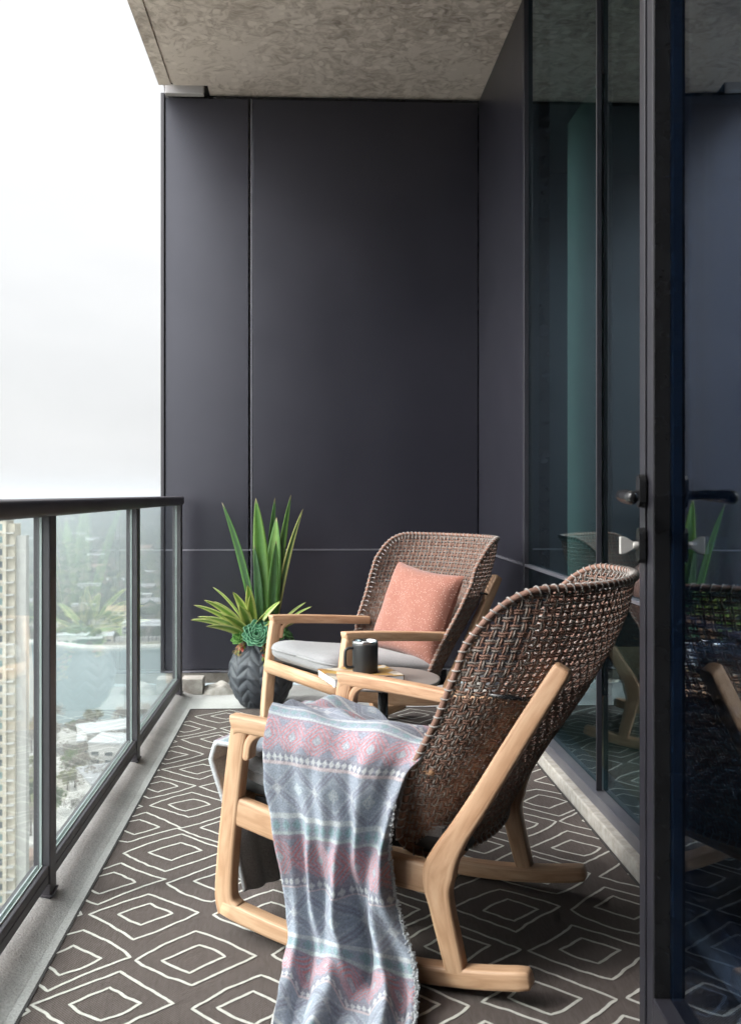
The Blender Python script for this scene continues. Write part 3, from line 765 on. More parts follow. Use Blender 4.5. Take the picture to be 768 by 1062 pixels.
def blanket():
    NU, NV = 200, 420
    # rows: v station -> (w, z, t_front, t_back)
    st_ = [  # s,   w,    z,    tF,   tB
        (0.00, -.290, .425, .700, .330),
        (0.10, -.210, .455, .735, .330),
        (0.22, -.100, .476, .765, .320),
        (0.34,  .010, .490, .760, .315),
        (0.45,  .110, .502, .720, .300),
        (0.54,  .200, .545, .670, .285),
        (0.62,  .275, .566, .635, .225),
        (0.66,  .312, .560, .625, .225),
        (0.71,  .338, .515, .620, .240),
        (0.80,  .348, .430, .610, .285),
        (0.93,  .354, .300, .590, .290),
        (1.06,  .362, .175, .560, .270),
        (1.16,  .385, .090, .525, .235),
        (1.25,  .430, .040, .505, .220),
        (1.36,  .535, .026, .465, .190),
        (1.48,  .655, .024, .430, .150)]
    S_ = [r[0] for r in st_]
    from bisect import bisect
    def cub(s, k):
        i = min(max(bisect(S_, s)-1, 0), len(S_)-2); t = (s-S_[i])/(S_[i+1]-S_[i])
        p0 = st_[max(i-1,0)][k]; p1 = st_[i][k]; p2 = st_[i+1][k]; p3 = st_[min(i+2,len(S_)-1)][k]
        return .5*((2*p1)+(p2-p0)*t+(2*p0-5*p1+4*p2-p3)*t*t+(3*p1-p0-3*p2+p3)*t**3)
    P = []; C = []; EDGE = []
    for j in range(NV):
        s = S_[-1]*j/(NV-1)
        w, z, tF, tB = (cub(s, k) for k in (1,2,3,4))
        e = .004; dw = cub(min(s+e,S_[-1]), 1)-cub(max(s-e,0), 1); dz = cub(min(s+e,S_[-1]), 2)-cub(max(s-e,0), 2)
        L_ = math.hypot(dw, dz) or 1; nw, nz = -dz/L_, dw/L_          # outward normal (up / towards camera)
        hang = smooth01((s-.66)/.35); lap = 1-smooth01((s-.48)/.14); fl = smooth01((s-1.15)/.2)
        for i in range(NU):
            u = i/(NU-1)
            t = tF+(tB-tF)*u
            # pleats deepen as the cloth hangs
            ph = u*2*PI
            pl = hang*(1-.45*fl)*(.012*math.sin(ph*2.35+.6+s*.8)+.011*math.sin(ph*4.3+1.8-s*1.4)+.006*math.sin(ph*7.1+s*2.4))
            # long diagonal folds that gather towards the shell side
            for (ua, ub, wd_, am_) in ((.84,.26,.12,.034),(.50,-.05,.10,.016),(1.04,.70,.09,.026)):
                uc = ua+(ub-ua)*(s-.70)/.75
                dd_ = (u-uc)/wd_; pl += hang*am_*(math.exp(-dd_*dd_)-.9*math.exp(-(dd_-1.25)**2*1.6))
            pl += .010*hang*math.exp(-((u-.62+.10*(s-.9))/.09)**2)*-1.4
            pl += lap*(.014*math.sin(ph*1.2+s*9)+.012*mnoise.noise((u*3.2, s*5.5, 3))*1.6 + .010*math.sin(s*30+ph*1.7))
            pl += (.012*(1-hang)+.006)*mnoise.noise((u*5, s*7, 11))
            pl += lap*.012*math.sin(s*22+u*5.0+1.5*math.sin(u*7))*smooth01(u*3)
            # over the arm the cloth is raised where folds bunch
            pl += .014*math.exp(-((s-.57)/.06)**2)*(.5+.5*math.sin(ph*1.6+.8))
            tt = t+.010*math.sin(s*11+u*3)*(.3+hang)+.006*mnoise.noise((s*14, u*2, 6))
            ww_ = w; zz = z
            # lap follows the seat slope: lower at the back
            zz += lap*((tF-.02-tt)*-.16 + .025*math.exp(-((tt-.60)/.10)**2)*math.exp(-((w-.0)/.13)**2))
            # arm slope
            zz += math.exp(-((s-.62)/.09)**2)*((tt-.62)*.075)
            # sag between arm and shell at the back
            ww_ += nw*pl; zz += nz*pl
            zz = max(zz, .012 + .004*fl)
            P.append(chair_to_world((tt, ww_, zz))); C.append(bcol(u*.50+.03, s+.14))
            if i == NU-1: EDGE.append(P[-1])
    q = MB(); q.grid(P, NU, NV); q.f = [f[::-1] for f in q.f]
    root = thing('throw_blanket', 'pale blue and coral patterned blanket draped over the nearer chair arm to the floor', 'blanket', (0,0,0))
    o = q.build('hanging_cloth', [M['blanket'], M['sherpa']], root, colors=C)
    sm = o.modifiers.new('Solidify', 'SOLIDIFY'); sm.thickness = .009; sm.offset = -1; sm.material_offset = 1; sm.material_offset_rim = 1
    # the other end: over the seat front, hanging down inside the leg frame, lining outward
    NU, NV = 60, 110; P = []; C = []
    st2 = [(.0,.68,.448),(.08,.76,.462),(.13,.812,.462),(.18,.835,.41),(.28,.825,.30),(.38,.80,.19),(.46,.775,.085)]
    xs_ = [r[0] for r in st2]
    for j in range(NV):
        s = .46*j/(NV-1); t = interp(s, xs_, [r[1] for r in st2]); z = interp(s, xs_, [r[2] for r in st2]); k = smooth01((s-.12)/.25)
        for i in range(NU):
            u = i/(NU-1); w = -.235 + (.235+.262-.02*k)*u
            pl = k*(.020*math.sin(u*15+.5)+.012*math.sin(u*27))+.005*mnoise.noise((u*5, s*9, 1))
            zz = z + (0 if s < .2 else -.035*math.sin(u*3.0+.2)*k)
            P.append(chair_to_world((t+pl-(.05*k*smooth01((u-.5)*2)), w, zz))); C.append(bcol(u*.5, 2.3+s))
    q = MB(); q.grid(P, NU, NV); q.f = [f[::-1] for f in q.f]
    o = q.build('front_fold', [M['blanket'], M['sherpa_light']], root, colors=C)  # same fleece lining, coloured paler here to offset the shade it hangs in
    sm = o.modifiers.new('Solidify', 'SOLIDIFY'); sm.thickness = .012; sm.offset = -1; sm.material_offset = 1; sm.material_offset_rim = 1
    # fluffy lining edge along the back side of the hanging part
    q = MB(); rnd = random.Random(3)
    for j in range(2200):
        jj = int((.56+.44*rnd.random()**.8)*(len(EDGE)-1)); p = EDGE[jj]; r_ = rnd.uniform(.001, .0032)
        d = Vector((rnd.gauss(0,1), rnd.gauss(0,1), rnd.gauss(0,1))).normalized()
        p = p + d*rnd.uniform(.001,.007); e = d.orthogonal().normalized(); g_ = d.cross(e)
        q.add([p+d*r_, p+e*r_, p+g_*r_, p-e*r_, p-g_*r_, p-d*r_], [(0,1,2),(0,2,3),(0,3,4),(0,4,1),(5,2,1),(5,3,2),(5,4,3),(5,1,4)], smooth=True)
    q.build('fleece_edge', M['sherpa_light'], root)
blanket()

# ------------------------------------------------------------------ pillow on the far chair
def far_to_world(p):
    a = far.rotation_euler[2]; c, s = math.cos(a), math.sin(a)
    return Vector((far.location.x+(p[0]-S0)*c-p[1]*s, far.location.y+(p[0]-S0)*s+p[1]*c, p[2]+RT))
def pillow():
    n = 48; P = []; Q = []; uvs = []
    Wd = .205; O = Vector((.215, .075, .560))
    # axes in the chair frame: lateral, up-slope, outward
    up = Vector((-.36, .05, .93)).normalized(); lat = Vector((-.14, 1, -.03)); lat = (lat-up*lat.dot(up)).normalized(); out = lat.cross(up).normalized()
    if out.x < 0: out = -out
    q = MB()
    for side in (1, -1):
        P = []; uvs = []
        for j in range(n):
            for i in range(n):
                u = i/(n-1)*2-1; v = j/(n-1)*2-1
                pin = 1-.085*(1-u*u)*abs(v)**2.2; pinv = 1-.085*(1-v*v)*abs(u)**2.2
                x = u*Wd*pinv; y = v*Wd*pin
                th = .072*((1-u**4)*(1-v**4))**.55
                wr = .004*mnoise.noise((u*3, v*3, side))+.003*math.sin(8*u+3*v)*(1-u*u)*(1-v*v)
                th += wr*((1-u**4)*(1-v**4))**.3
                P.append(far_to_world(O+lat*x+up*y+out*(side*th))); uvs.append((x, y))
        q.grid(P, n, n, 0, True, uvs)
    o = q.build('throw_pillow', M['pillow'])
    tag(o, 'square coral pillow with tiny pale dots leaning in the farther rocking chair', 'pillow')
pillow()

# ------------------------------------------------------------------ side table, book, mug
TC = (.240, 3.035); TZ = .478
tb_ = thing('side_table', 'small round taupe side table on a slim black pole between the chairs', 'table', (TC[0], TC[1], RT))
q = MB(); q.lathe([(.178,.458-.0),(.188,.461),(.1905,.466),(.189,.470),(.184,.4715)], n=64); q.build('table_top', M['tabletop'], tb_)
q = MB(); q.lathe([(.017,.012),(.017,.455)], n=20); q.build('pole', M['blackmetal'], tb_)
q = MB(); q.lathe([(.125,.0),(.128,.004),(.125,.008),(.03,.012),(.018,.016)], n=48); q.build('base', M['blackmetal'], tb_)
TT = RT+.4715
def book():
    a = R(16); root = thing('cookbook', 'thick paperback book with orange and yellow cover lying on the side table', 'book', (TC[0]-.078, TC[1]-.045, TT), a)
    w, d, h = .118, .092, .026
    q = MB(); q.box(-w+.002, w-.002, -d+.002, d-.002, .002, h-.002); q.build('pages', M['paper'], root, .001)
    m, nt, bb = newmat('book_cover')
    tc = nd(nt, 'ShaderNodeTexCoord'); v = nd(nt, 'ShaderNodeTexVoronoi', Scale=28); nt.links.new(tc.outputs['Object'], v.inputs['Vector'])
    bw = nd(nt, 'ShaderNodeRGBToBW'); nt.links.new(v.outputs['Color'], bw.inputs[0])
    r = ramp(nt, bw.outputs[0], [(.15, (.55,.50,.42)), (.35, (.35,.15,.04)), (.5, (.50,.32,.09)), (.62, (.12,.06,.035)), (.8, (.50,.45,.38))])
    nt.links.new(r.outputs[0], bb.inputs['Base Color']); bb.inputs['Roughness'].default_value = .35
    q = MB(); q.box(-w, w, -d, d, h-.0015, h); q.box(-w, w, -d, d, .0, .0015); q.box(w-.0015, w, -d, d, .0016, h-.0016); q.build('cover', m, root)
    return h
bh = book()
mg = thing('mug', 'black insulated mug with steel rim standing on the cookbook', 'mug', (TC[0]-.062, TC[1]-.045, TT+bh), R(196))
q = MB(); q.lathe([(.036,.0),(.040,.002),(.0415,.006),(.0425,.09),(.0420,.094),(.0405,.0945)], n=40); q.build('body', M['mug'], mg)
q = MB(); q.lathe([(.0395,.090),(.0415,.0955),(.0425,.101),(.041,.1035),(.038,.102),(.036,.095),(.034,.089)], n=40); q.build('rim', M['steel'], mg)
q = MB(); q.lathe([(.0345,.089),(.0345,.094),(.03,.0955),(.012,.096),(.011,.1)], n=32); q.build('lid', mat('clear_lid', (.35,.35,.35), (.42,.42,.42), rough=.15), mg)
q = MB(); q.tube(catmull([(.040,0,.080),(.054,0,.081),(.066,0,.076),(.069,0,.062),(.069,0,.034),(.065,0,.022),(.054,0,.018),(.040,0,.019)], 5), .0048, 10, ref=Vector((0,1,0)), flat=1.5); q.build('handle', M['mug'], mg)

# ------------------------------------------------------------------ plant pot and planting
PC = (-.252, 4.72)
pp = thing('potted_plant', 'tall green planting in a bulbous black woven-pattern pot by the wall', 'potted plant', (PC[0], PC[1], 0))
def pot():
    nu, nv = 300, 150; P = []
    for j in range(nv):
        k = j/(nv-1); z = .335*k
        r0 = interp(k, [0,.03,.12,.3,.5,.7,.85,.95,1], [.085,.098,.122,.152,.165,.155,.128,.104,.096])
        for i in range(nu):
            a = 2*PI*i/(nu-1)
            cells = 8; rows = 6.0
            row = math.floor(k*rows*2); fr = k*rows*2-row
            # chevron braid: plaits leaning alternately
            uu = a/(2*PI)*cells
            colm = math.floor(uu*2) % 2; fx = uu*2-math.floor(uu*2)
            lean = fx if colm else 1-fx
            t = (k*rows+lean*.95) % 1.0
            hgt = math.sin(PI*t)**.9*(.5+.5*math.sin(PI*min(1,max(0,fx)))**.8)
            r = r0+.009*hgt*(1 if .02 < k < .97 else 0)
            P.append((r*math.cos(a), r*math.sin(a), z+.001))
    q = MB(); q.grid(P, nu, nv); q.lathe([(.097,.334),(.088,.334),(.085,.30)], n=60, caps=False)
    q.build('pot', M['pot'], pp)
    q = MB(); q.lathe([(.086,.315),(.05,.338),(.001,.345)], n=40); q.build('moss', M['soil'], pp)
pot()
def blade(q, C, base, az, lean, length, width, bend, c_mid, c_edge, twist=0, sv=None, fold=.25, tipw=.0, n=22, m=7, shape='spike'):
    base = Vector(base); d = Vector((math.cos(az), math.sin(az), 0)); side0 = Vector((-math.sin(az), math.cos(az), 0))
    pos = base.copy(); ang = lean; P = []
    for j in range(n):
        k = j/(n-1)
        ang = lean+bend*k**1.5
        t = d*math.sin(ang)+Vector((0,0,1))*math.cos(ang)
        if j: pos = pos+t*(length/(n-1))
        if shape == 'spike': w = width*(.55+.45*math.sin(PI*min(1,k*1.05)))*(1-k**8)**.8
        else: w = width*math.sin(PI*min(1, .10+.90*k))**.75
        w = max(w, .0006)
        sd = Vector(sv) if sv else side0; sd = (sd-t*sd.dot(t)).normalized(); nn = sd.cross(t).normalized(); sd = (sd*math.cos(twist*k)+nn*math.sin(twist*k))
        for i in range(m):
            u = i/(m-1)*2-1
            P.append(pos+sd*(u*w*.5)+nn*(-fold*w*.5*(1-abs(u)))*(1-.6*k))
            e = smooth01((abs(u)-.45)/.3); c = [c_mid[x]*(1-e)+c_edge[x]*e for x in range(3)]
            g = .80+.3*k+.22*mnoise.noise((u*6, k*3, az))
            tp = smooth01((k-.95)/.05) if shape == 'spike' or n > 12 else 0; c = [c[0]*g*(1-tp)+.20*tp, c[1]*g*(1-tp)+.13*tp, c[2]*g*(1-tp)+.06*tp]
            C.append((c[0], c[1], c[2], 1))
    q.grid(P, m, n)
dk = (.030,.085,.026); md = (.070,.18,.034); ye = (.60,.64,.22); lg = (.14,.27,.055)
rnd = random.Random(11)
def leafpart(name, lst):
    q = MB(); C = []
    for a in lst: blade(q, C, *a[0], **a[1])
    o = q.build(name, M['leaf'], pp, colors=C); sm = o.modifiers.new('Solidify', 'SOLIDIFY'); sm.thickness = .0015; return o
# tall blades: (base, az, lean, length, width, bend)
tall = [((.01,-.02,.33), R(180), .01, .74, .080, .10, md, lg), ((.04,0,.33), R(15), .05, .64, .092, .02, lg, md), ((-.02,.02,.33), R(178), .16, .74, .042, .22, dk, md),
        ((.05,.02,.33), R(0), .09, .76, .042, .10, dk, lg), ((.02,.04,.33), R(170), .02, .60, .072, .03, dk, md), ((.06,.01,.33), R(-5), .12, .70, .034, .24, dk, ye),
        ((0,.05,.33), R(182), .03, .70, .05, .04, dk, dk), ((.03,.06,.33), R(5), .02, .74, .045, .07, dk, md), ((0,-.03,.33), R(195), .04, .50, .045, .08, dk, dk), ((.05,-.03,.33), R(-30), .04, .52, .055, .05, dk, md)]
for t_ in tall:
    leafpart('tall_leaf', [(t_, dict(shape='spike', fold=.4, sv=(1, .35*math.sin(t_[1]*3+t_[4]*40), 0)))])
# variegated rosette at the left
for k, (azd, lean, ln) in enumerate([(180,1.25,.27),(200,1.15,.25),(165,1.0,.23),(225,.95,.22),(150,.8,.22),(190,.72,.25),(250,.6,.22),(270,.30,.24),(172,1.4,.30),(186,1.05,.31),(205,.85,.30),(158,.9,.26),(176,.55,.30),(215,1.35,.25),(230,.35,.26),(0,.55,.22),(300,.75,.20),(320,1.0,.20),(90,.6,.2),(260,.1,.27)]):
    leafpart('variegated_leaf', [(((-.045,-.06,.35), R(azd), lean*.75, ln*1.12, .056, .55, (.17,.30,.05), ye), dict(shape='lance', fold=.35, sv=(-math.sin(R(azd))+.01, math.cos(R(azd)), .75)))])
for k, (azd, lean, ln) in enumerate([(0,.95,.26),(-15,1.1,.24),(12,.8,.25),(-30,.75,.20),(30,1.0,.2),(5,1.2,.26)]):
    leafpart('variegated_leaf', [(((.05,-.01,.36), R(azd), lean*.8, ln, .024, .45, (.17,.30,.05), ye), dict(shape='lance', fold=.35, sv=(-math.sin(R(azd)), math.cos(R(azd)), .6)))])
def rosette(name, c, tilt, r, rings, c0, c1_):
    q = MB(); C = []
    Mx = Matrix.Rotation(tilt[0], 4, 'X') @ Matrix.Rotation(tilt[1], 4, 'Y')
    g = 0
    for k in range(rings):
        f = (k+1)/rings; n = 5+int(k*1.3); 
        for i in range(n):
            g += 1; az = g*2.39996; ln = r*(.35+.65*f); wd = ln*.72; el = .25+1.15*f
            s0 = len(q.v); blade(q, C, (0,0,.01*(1-f)), az, el*.8, ln, wd, .1-.9*f*.3, c0, c1_, fold=-.35, n=9, m=5, shape='lance')
            for v_ in range(s0, len(q.v)):
                p = Mx @ Vector(q.v[v_]); q.v[v_] = (p.x+c[0], p.y+c[1], p.z+c[2])
    o = q.build(name, M['leaf'], pp, colors=C); sm = o.modifiers.new('Solidify', 'SOLIDIFY'); sm.thickness = .003; return o
rosette('succulent', (-.012,-.125,.378), (R(62), R(-5)), .088, 6, (.06,.21,.12), (.19,.42,.25))
rosette('succulent', (-.092,-.085,.362), (R(50), R(-30)), .062, 4, (.09,.24,.05), (.18,.36,.09))
rosette('succulent', (.075,-.09,.372), (R(45), R(30)), .05, 4, (.06,.19,.06), (.12,.30,.09))
rosette('succulent', (.115,-.02,.36), (R(10), R(50)), .06, 4, (.05,.16,.05), (.12,.28,.09))
# trailing brown/green moss and red tips
for grp_ in (0, 1):
    q = MB(); C = []
    for k in range(100 if grp_ == 0 else 60):
        a = (R(285)+rnd.gauss(0, .10)) if grp_ == 0 else (R(212)+rnd.gauss(0, .13))
        zz = .34-rnd.random()**1.5*(.16 if grp_ == 0 else .06); kz = zz/.335
        rr = interp(kz, [.3,.5,.7,.85,.95,1.05], [.165,.180,.170,.144,.118,.10])
        cc = rnd.choice([(.25,.16,.05),(.16,.20,.04),(.38,.07,.04),(.30,.22,.08)])
        blade(q, C, (rr*math.cos(a), rr*math.sin(a), zz), a+rnd.uniform(-1,1), 1.2+rnd.random(), .022, .011, .8, cc, cc, n=4, m=3, shape='lance')
    q.build('trailing_moss', M['leaf'], pp, colors=C)

# ------------------------------------------------------------------ world outside, far below
def ground_mat():
    m, nt, b = newmat('city_ground')
    tc = nd(nt, 'ShaderNodeTexCoord')
    n = nd(nt, 'ShaderNodeTexNoise', Scale=.02, Detail=8, Roughness=.65); nt.links.new(tc.outputs['Object'], n.inputs['Vector'])
    v = nd(nt, 'ShaderNodeTexVoronoi', Scale=.035); nt.links.new(tc.outputs['Object'], v.inputs['Vector'])
    bw = nd(nt, 'ShaderNodeRGBToBW'); nt.links.new(v.outputs['Color'], bw.inputs[0])
    a = nd(nt, 'ShaderNodeMath', operation='MULTIPLY_ADD'); nt.links.new(bw.outputs[0], a.inputs[0]); a.inputs[1].default_value = .5; nt.links.new(n.outputs['Fac'], a.inputs[2])
    r = ramp(nt, a.outputs[0], [(.42, (.09,.11,.045)), (.58, (.15,.15,.08)), (.72, (.26,.24,.20)), (.9, (.36,.35,.33))])
    nt.links.new(r.outputs[0], b.inputs['Base Color']); b.inputs['Roughness'].default_value = .95; b.inputs['Specular IOR Level'].default_value = .1
    return m
q = MB(); q.add([(-7800,-1500,GZ),(7800,-1500,GZ),(7800,8800,GZ),(-7800,8800,GZ)], [(0,1,2,3)])
tag(q.build('ground', ground_mat()), kind='structure')
def hill_z(x, y):
    k = smooth01((y-830)/900); r_ = smooth01((y-1500)/3000)
    return GZ + .3 + 26*k*(.55+.45*mnoise.noise((x*.0022, y*.0022, 1))) + 62*r_*(.62+.38*mnoise.noise((x*.0007, y*.0007, 4))) + 6*k*mnoise.noise((x*.008, y*.008, 2))
P = []; nu, nv = 110, 150
ygr = [815*(8500/815)**(j/(nv-1)) for j in range(nv)]
for y in ygr:
    for i in range(nu): x = -y*1.0+y*1.6*i/(nu-1) if y > 0 else 0; x = max(-7600, min(7600, x)); P.append((x, y, hill_z(x, y)))
q = MB(); q.grid(P, nu, nv)
hm = mat('wooded_hill', (.035,.045,.032), (.085,.085,.065), scale=.03, rough=1, detail=9, spec=0)
tag(q.build('hills', hm), kind='structure')
# lake
def shore_far(x): return 668+14*math.sin(x*.021)+9*math.sin(x*.057+1)
def shore_near(x): return 452+22*math.sin(x*.013+.6)+8*math.sin(x*.05)
vs = []; fs = []; n = 120
for i in range(n):
    x = -900+1500*i/(n-1); vs += [(x, shore_near(x), GZ+.5), (x, shore_far(x), GZ+.5)]
    if i: fs.append((2*i-2, 2*i, 2*i+1, 2*i-1))
q = MB(); q.add(vs, fs)
wm = mat('lake_water', (.10,.15,.155), (.12,.17,.175), scale=.02, rough=.12, bump=.35, bscale=.9)
tag(q.build('water', wm), kind='structure')
# stone edge along the far shore
q = MB()
for i in range(n-1):
    xa = -900+1500*i/(n-1); xb = -900+1500*(i+1)/(n-1)
    vs = [(xa, shore_far(xa)-1, GZ), (xb, shore_far(xb)-1, GZ), (xb, shore_far(xb)-.2, GZ+2.2), (xa, shore_far(xa)-.2, GZ+2.2), (xa, shore_far(xa)+4, GZ+2.2), (xb, shore_far(xb)+4, GZ+2.2), (xb, shore_far(xb)+4, GZ), (xa, shore_far(xa)+4, GZ)]
    q.add(vs, [(0,1,2,3),(3,2,5,4),(4,5,6,7)])
tag(q.build('quay', mat('quay_stone', (.42,.41,.38), (.55,.54,.50), scale=.2, rough=.9)), kind='structure')
def strip(name, pts, w, z, m, curb=None):
    q = MB(); P = catmull([(p[0], p[1], 0) for p in pts], 14); vs = []
    for i, p in enumerate(P):
        t = (P[min(i+1,len(P)-1)]-P[max(i-1,0)]).normalized(); nn = Vector((-t.y, t.x, 0))
        vs += [(p.x+nn.x*w/2, p.y+nn.y*w/2, z), (p.x-nn.x*w/2, p.y-nn.y*w/2, z)]
    q.add(vs, [(2*i, 2*i+1, 2*i+3, 2*i+2) for i in range(len(P)-1)])
    return tag(q.build(name, m), kind='structure')
asph = mat('asphalt', (.09,.09,.092), (.12,.12,.122), scale=.3, rough=.9)
pale = mat('pale_paving', (.34,.33,.31), (.44,.43,.41), scale=.1, rough=.9)
lawn = mat('lawn', (.10,.15,.04), (.16,.21,.07), scale=.05, rough=1)
strip('lawn', [(-500,745),(-250,738),(-120,742),(100,735)], 44, GZ+.35, lawn)
strip('road', [(-600,712),(-260,708),(-130,712),(150,704)], 9, GZ+.6, pale)
strip('road', [(-330,330),(-200,352),(-120,390),(-60,425),(60,430)], 12, GZ+.3, asph)
strip('path', [(-330,345),(-205,368),(-128,402),(-70,438)], 4, GZ+.32, pale)
strip('road', [(-150,230),(-95,290),(-85,350),(-120,395)], 11, GZ+.34, pale)
strip('road', [(-115,150),(-80,240),(-60,300),(-35,420)], 12, GZ+.31, asph)
strip('lawn', [(-230,300),(-170,318),(-120,345)], 26, GZ+.2, lawn)
strip('lawn', [(-70,215),(-66,260),(-50,330)], 20, GZ+.2, lawn)

M['bwhite'] = mat('white_render', (.38,.37,.36), (.47,.46,.445), scale=.4, rough=.9)
M['bbeige'] = mat('beige_render', (.42,.37,.30), (.52,.47,.39), scale=.4, rough=.9)
M['bbrick'] = mat('brown_brick', (.22,.12,.085), (.30,.17,.12), scale=1, rough=.95)
M['roofw'] = mat('white_roof', (.33,.34,.35), (.44,.45,.46), scale=.2, rough=.8)
M['roofr'] = mat('brown_roof', (.19,.12,.09), (.28,.19,.15), scale=.5, rough=.9)
M['roofg'] = mat('grey_roof', (.20,.20,.21), (.30,.30,.31), scale=.3, rough=.9)
M['wing'] = mat('dark_window', (.03,.04,.05), (.06,.075,.085), scale=.5, rough=.12)
M['wingt'] = mat('teal_window', (.10,.17,.17), (.15,.23,.23), scale=.5, rough=.15)
# tower
tw = thing('apartment_tower', 'tall beige apartment tower with stacked balconies seen through the left glass', 'building', (-71, 232, GZ))
TH = 104.5
q = MB(); q.box(-34, -5.0, 0, 6, 0, TH); q.box(-5.0, -3.2, 1.2, 6, 0, TH-1); q.build('wall', M['bbeige'], tw)
q = MB(); q.box(-3.2, -.8, 2.4, 5, 0, TH-4); q.build('side_wall', M['bwhite'], tw)
q = MB(); q.box(-34.4, -4.6, -.4, 6.4, TH, TH+1.0); q.build('roof', M['roofw'], tw)
for k in range(33):
    z = 2+k*3.1
    q = MB(); q.box(-5.85, -3.22, -.10, 1.19, z-.12, z+.18); q.build('floor_band', M['bwhite'], tw)
    q = MB(); q.box(-33, -5.9, -.06, .0, z+.7, z+2.3)
    q.build('window', M['wingt'] if k % 5 in (1, 2) else M['wing'], tw)
    q = MB(); q.box(-33.5, -6.2, -1.3, -.07, z-.15, z+.1); q.box(-33.5,-6.2,-1.3,-1.2,z+.1,z+.5); q.build('balcony', M['bwhite'], tw)

def house(x, y, w, d, h, wallm, roofm, label, rz=0, gable=True, z=None, group=None, name='house', cat='house'):
    z = hill_z(x, y)-.5 if z is None and y > 830 else (GZ if z is None else z)
    r = thing(name, label, cat, (x, y, z), rz, group)
    q = MB(); q.box(-w/2, w/2, -d/2, d/2, 0, h); q.build('wall', wallm, r)
    q = MB()
    if gable:
        e = .5; q.add([(-w/2-e,-d/2-e,h),(w/2+e,-d/2-e,h),(w/2+e,d/2+e,h),(-w/2-e,d/2+e,h),(-w/2-e,0,h+d*.28),(w/2+e,0,h+d*.28)], [(0,1,5,4),(2,3,4,5),(0,4,3),(1,2,5),(0,3,2,1)])
    else: q.box(-w/2-.3, w/2+.3, -d/2-.3, d/2+.3, h, h+.8)
    q.build('roof', roofm, r)
    nwin = max(2, int(w/5)); nf = max(1, int(h/3.2))
    for f in range(min(nf, 3)):
        for i in range(min(nwin, 7)):
            xc = -w/2+w*(i+.5)/min(nwin,7)
            q = MB(); q.box(xc-w/min(nwin,7)*.28, xc+w/min(nwin,7)*.28, -d/2-.08, -d/2-.001, f*3.2+1, f*3.2+2.5); q.build('window', M['wing'], r)
    return r
# far shore buildings (each placed by hand)
def at(px, Y): return (px-322)/F*Y
g = 'low buildings on the far lake shore'
house(at(150,735), 735, 30, 18, 9, M['bwhite'], M['roofw'], 'long white roofed shed on the far shore behind the last glass panel', 0, False, GZ, g, 'boathouse', 'building')
house(at(160,722), 722, 20, 10, 8, M['wing'], M['roofw'], 'dark fronted boathouse with white roof at the lake edge beside the wall', 0, False, GZ, g, 'boathouse', 'building')
house(at(78,690), 690, 24, 12, 6, M['bwhite'], M['roofw'], 'white flat roofed boathouse at the waterline behind the first post', 0, False, GZ, g, 'boathouse', 'building')
house(at(96,686), 686, 18, 10, 4, M['wing'], M['roofw'], 'low dark sided boat shed with white roof on the quay', R(6), False, GZ, g, 'boathouse', 'building')
house(at(112,694), 694, 12, 9, 5, M['bbeige'], M['roofw'], 'small beige building on the quay right of the boat sheds', 0, True, GZ, g, 'boathouse', 'building')
house(at(128,802), 802, 24, 14, 10, M['bbeige'], M['roofr'], 'cream house with brown roof above the lawn on the far shore', R(-8), True, GZ, g, 'house', 'house')
# houses in the hills
rnd = random.Random(23)
hl = ['white', 'beige', 'cream', 'pale']; places = []
spots = [(12,1010),(30,1150),(36,905),(20,1320),(70,1500),(85,2000),(100,1700),(107,1240),(95,1040),(122,1090),(140,1000),(151,1010),(158,1180),(150,1500),(128,1900),(76,2700),(112,2900),(155,2500),(31,1700),(8,2100),(90,860),(102,1420),(66,1190),(160,880),(146,930)]
for k, (px, Y) in enumerate(spots):
    big = rnd.uniform(.8, 1.3)*(1.0 if Y < 1500 else 1.6)
    wm_, wn = ((M['bwhite'],'white'), (M['bbeige'],'beige'))[k % 2]; rm_, rn = ((M['roofw'],'pale'), (M['roofr'],'brown'), (M['roofg'],'grey'))[k % 3]
    where = 'on the near slope' if Y < 1100 else ('on the middle slope' if Y < 1600 else 'on the far hills')
    pane = 'behind the leftmost glass' if px < 40 else ('behind the middle glass' if px < 136 else 'behind the last glass')
    house(at(px, Y), Y, 20*big, 11*big, rnd.uniform(5, 8)*big, wm_, rm_, f'{wn} house with {rn} roof {where} {pane}', rnd.uniform(-.4,.4), k % 4 != 0, None, 'houses scattered over the wooded hills')
# near shore buildings below
g = 'flat roofed buildings between the balcony and the lake'
for (px, Y, w, d, h, wm_, rm_, lb) in [(118,405,26,18,9,M['bwhite'],M['roofw'],'white flat roofed building at the near lake shore behind the middle glass'),
        (100,398,14,12,6,M['bbeige'],M['roofw'],'small pale roofed building left of the white one at the near shore'),
        (128,372,22,14,12,M['bwhite'],M['roofw'],'white block in front of the lake shore building, near the second post'),
        (112,340,16,22,8,M['bwhite'],M['roofg'],'grey roofed low building between the two pale roads'),
        (22,262,18,16,7,M['bbrick'],M['roofr'],'brown roofed building below the tower in the leftmost glass'),
        (14,236,16,12,6,M['bbrick'],M['roofr'],'small brick building at the bottom of the leftmost glass'),
        (132,300,14,20,10,M['bbeige'],M['roofw'],'beige building with pale roof beside the near road'),
        (88,262,16,10,5,M['bwhite'],M['roofw'],'low white roofed shed at the bottom of the middle glass'),]:
    house(at(px, Y), Y, w, d, h, wm_, rm_, lb, rnd.uniform(-.5,.5), False, GZ, g, 'city_building', 'building')

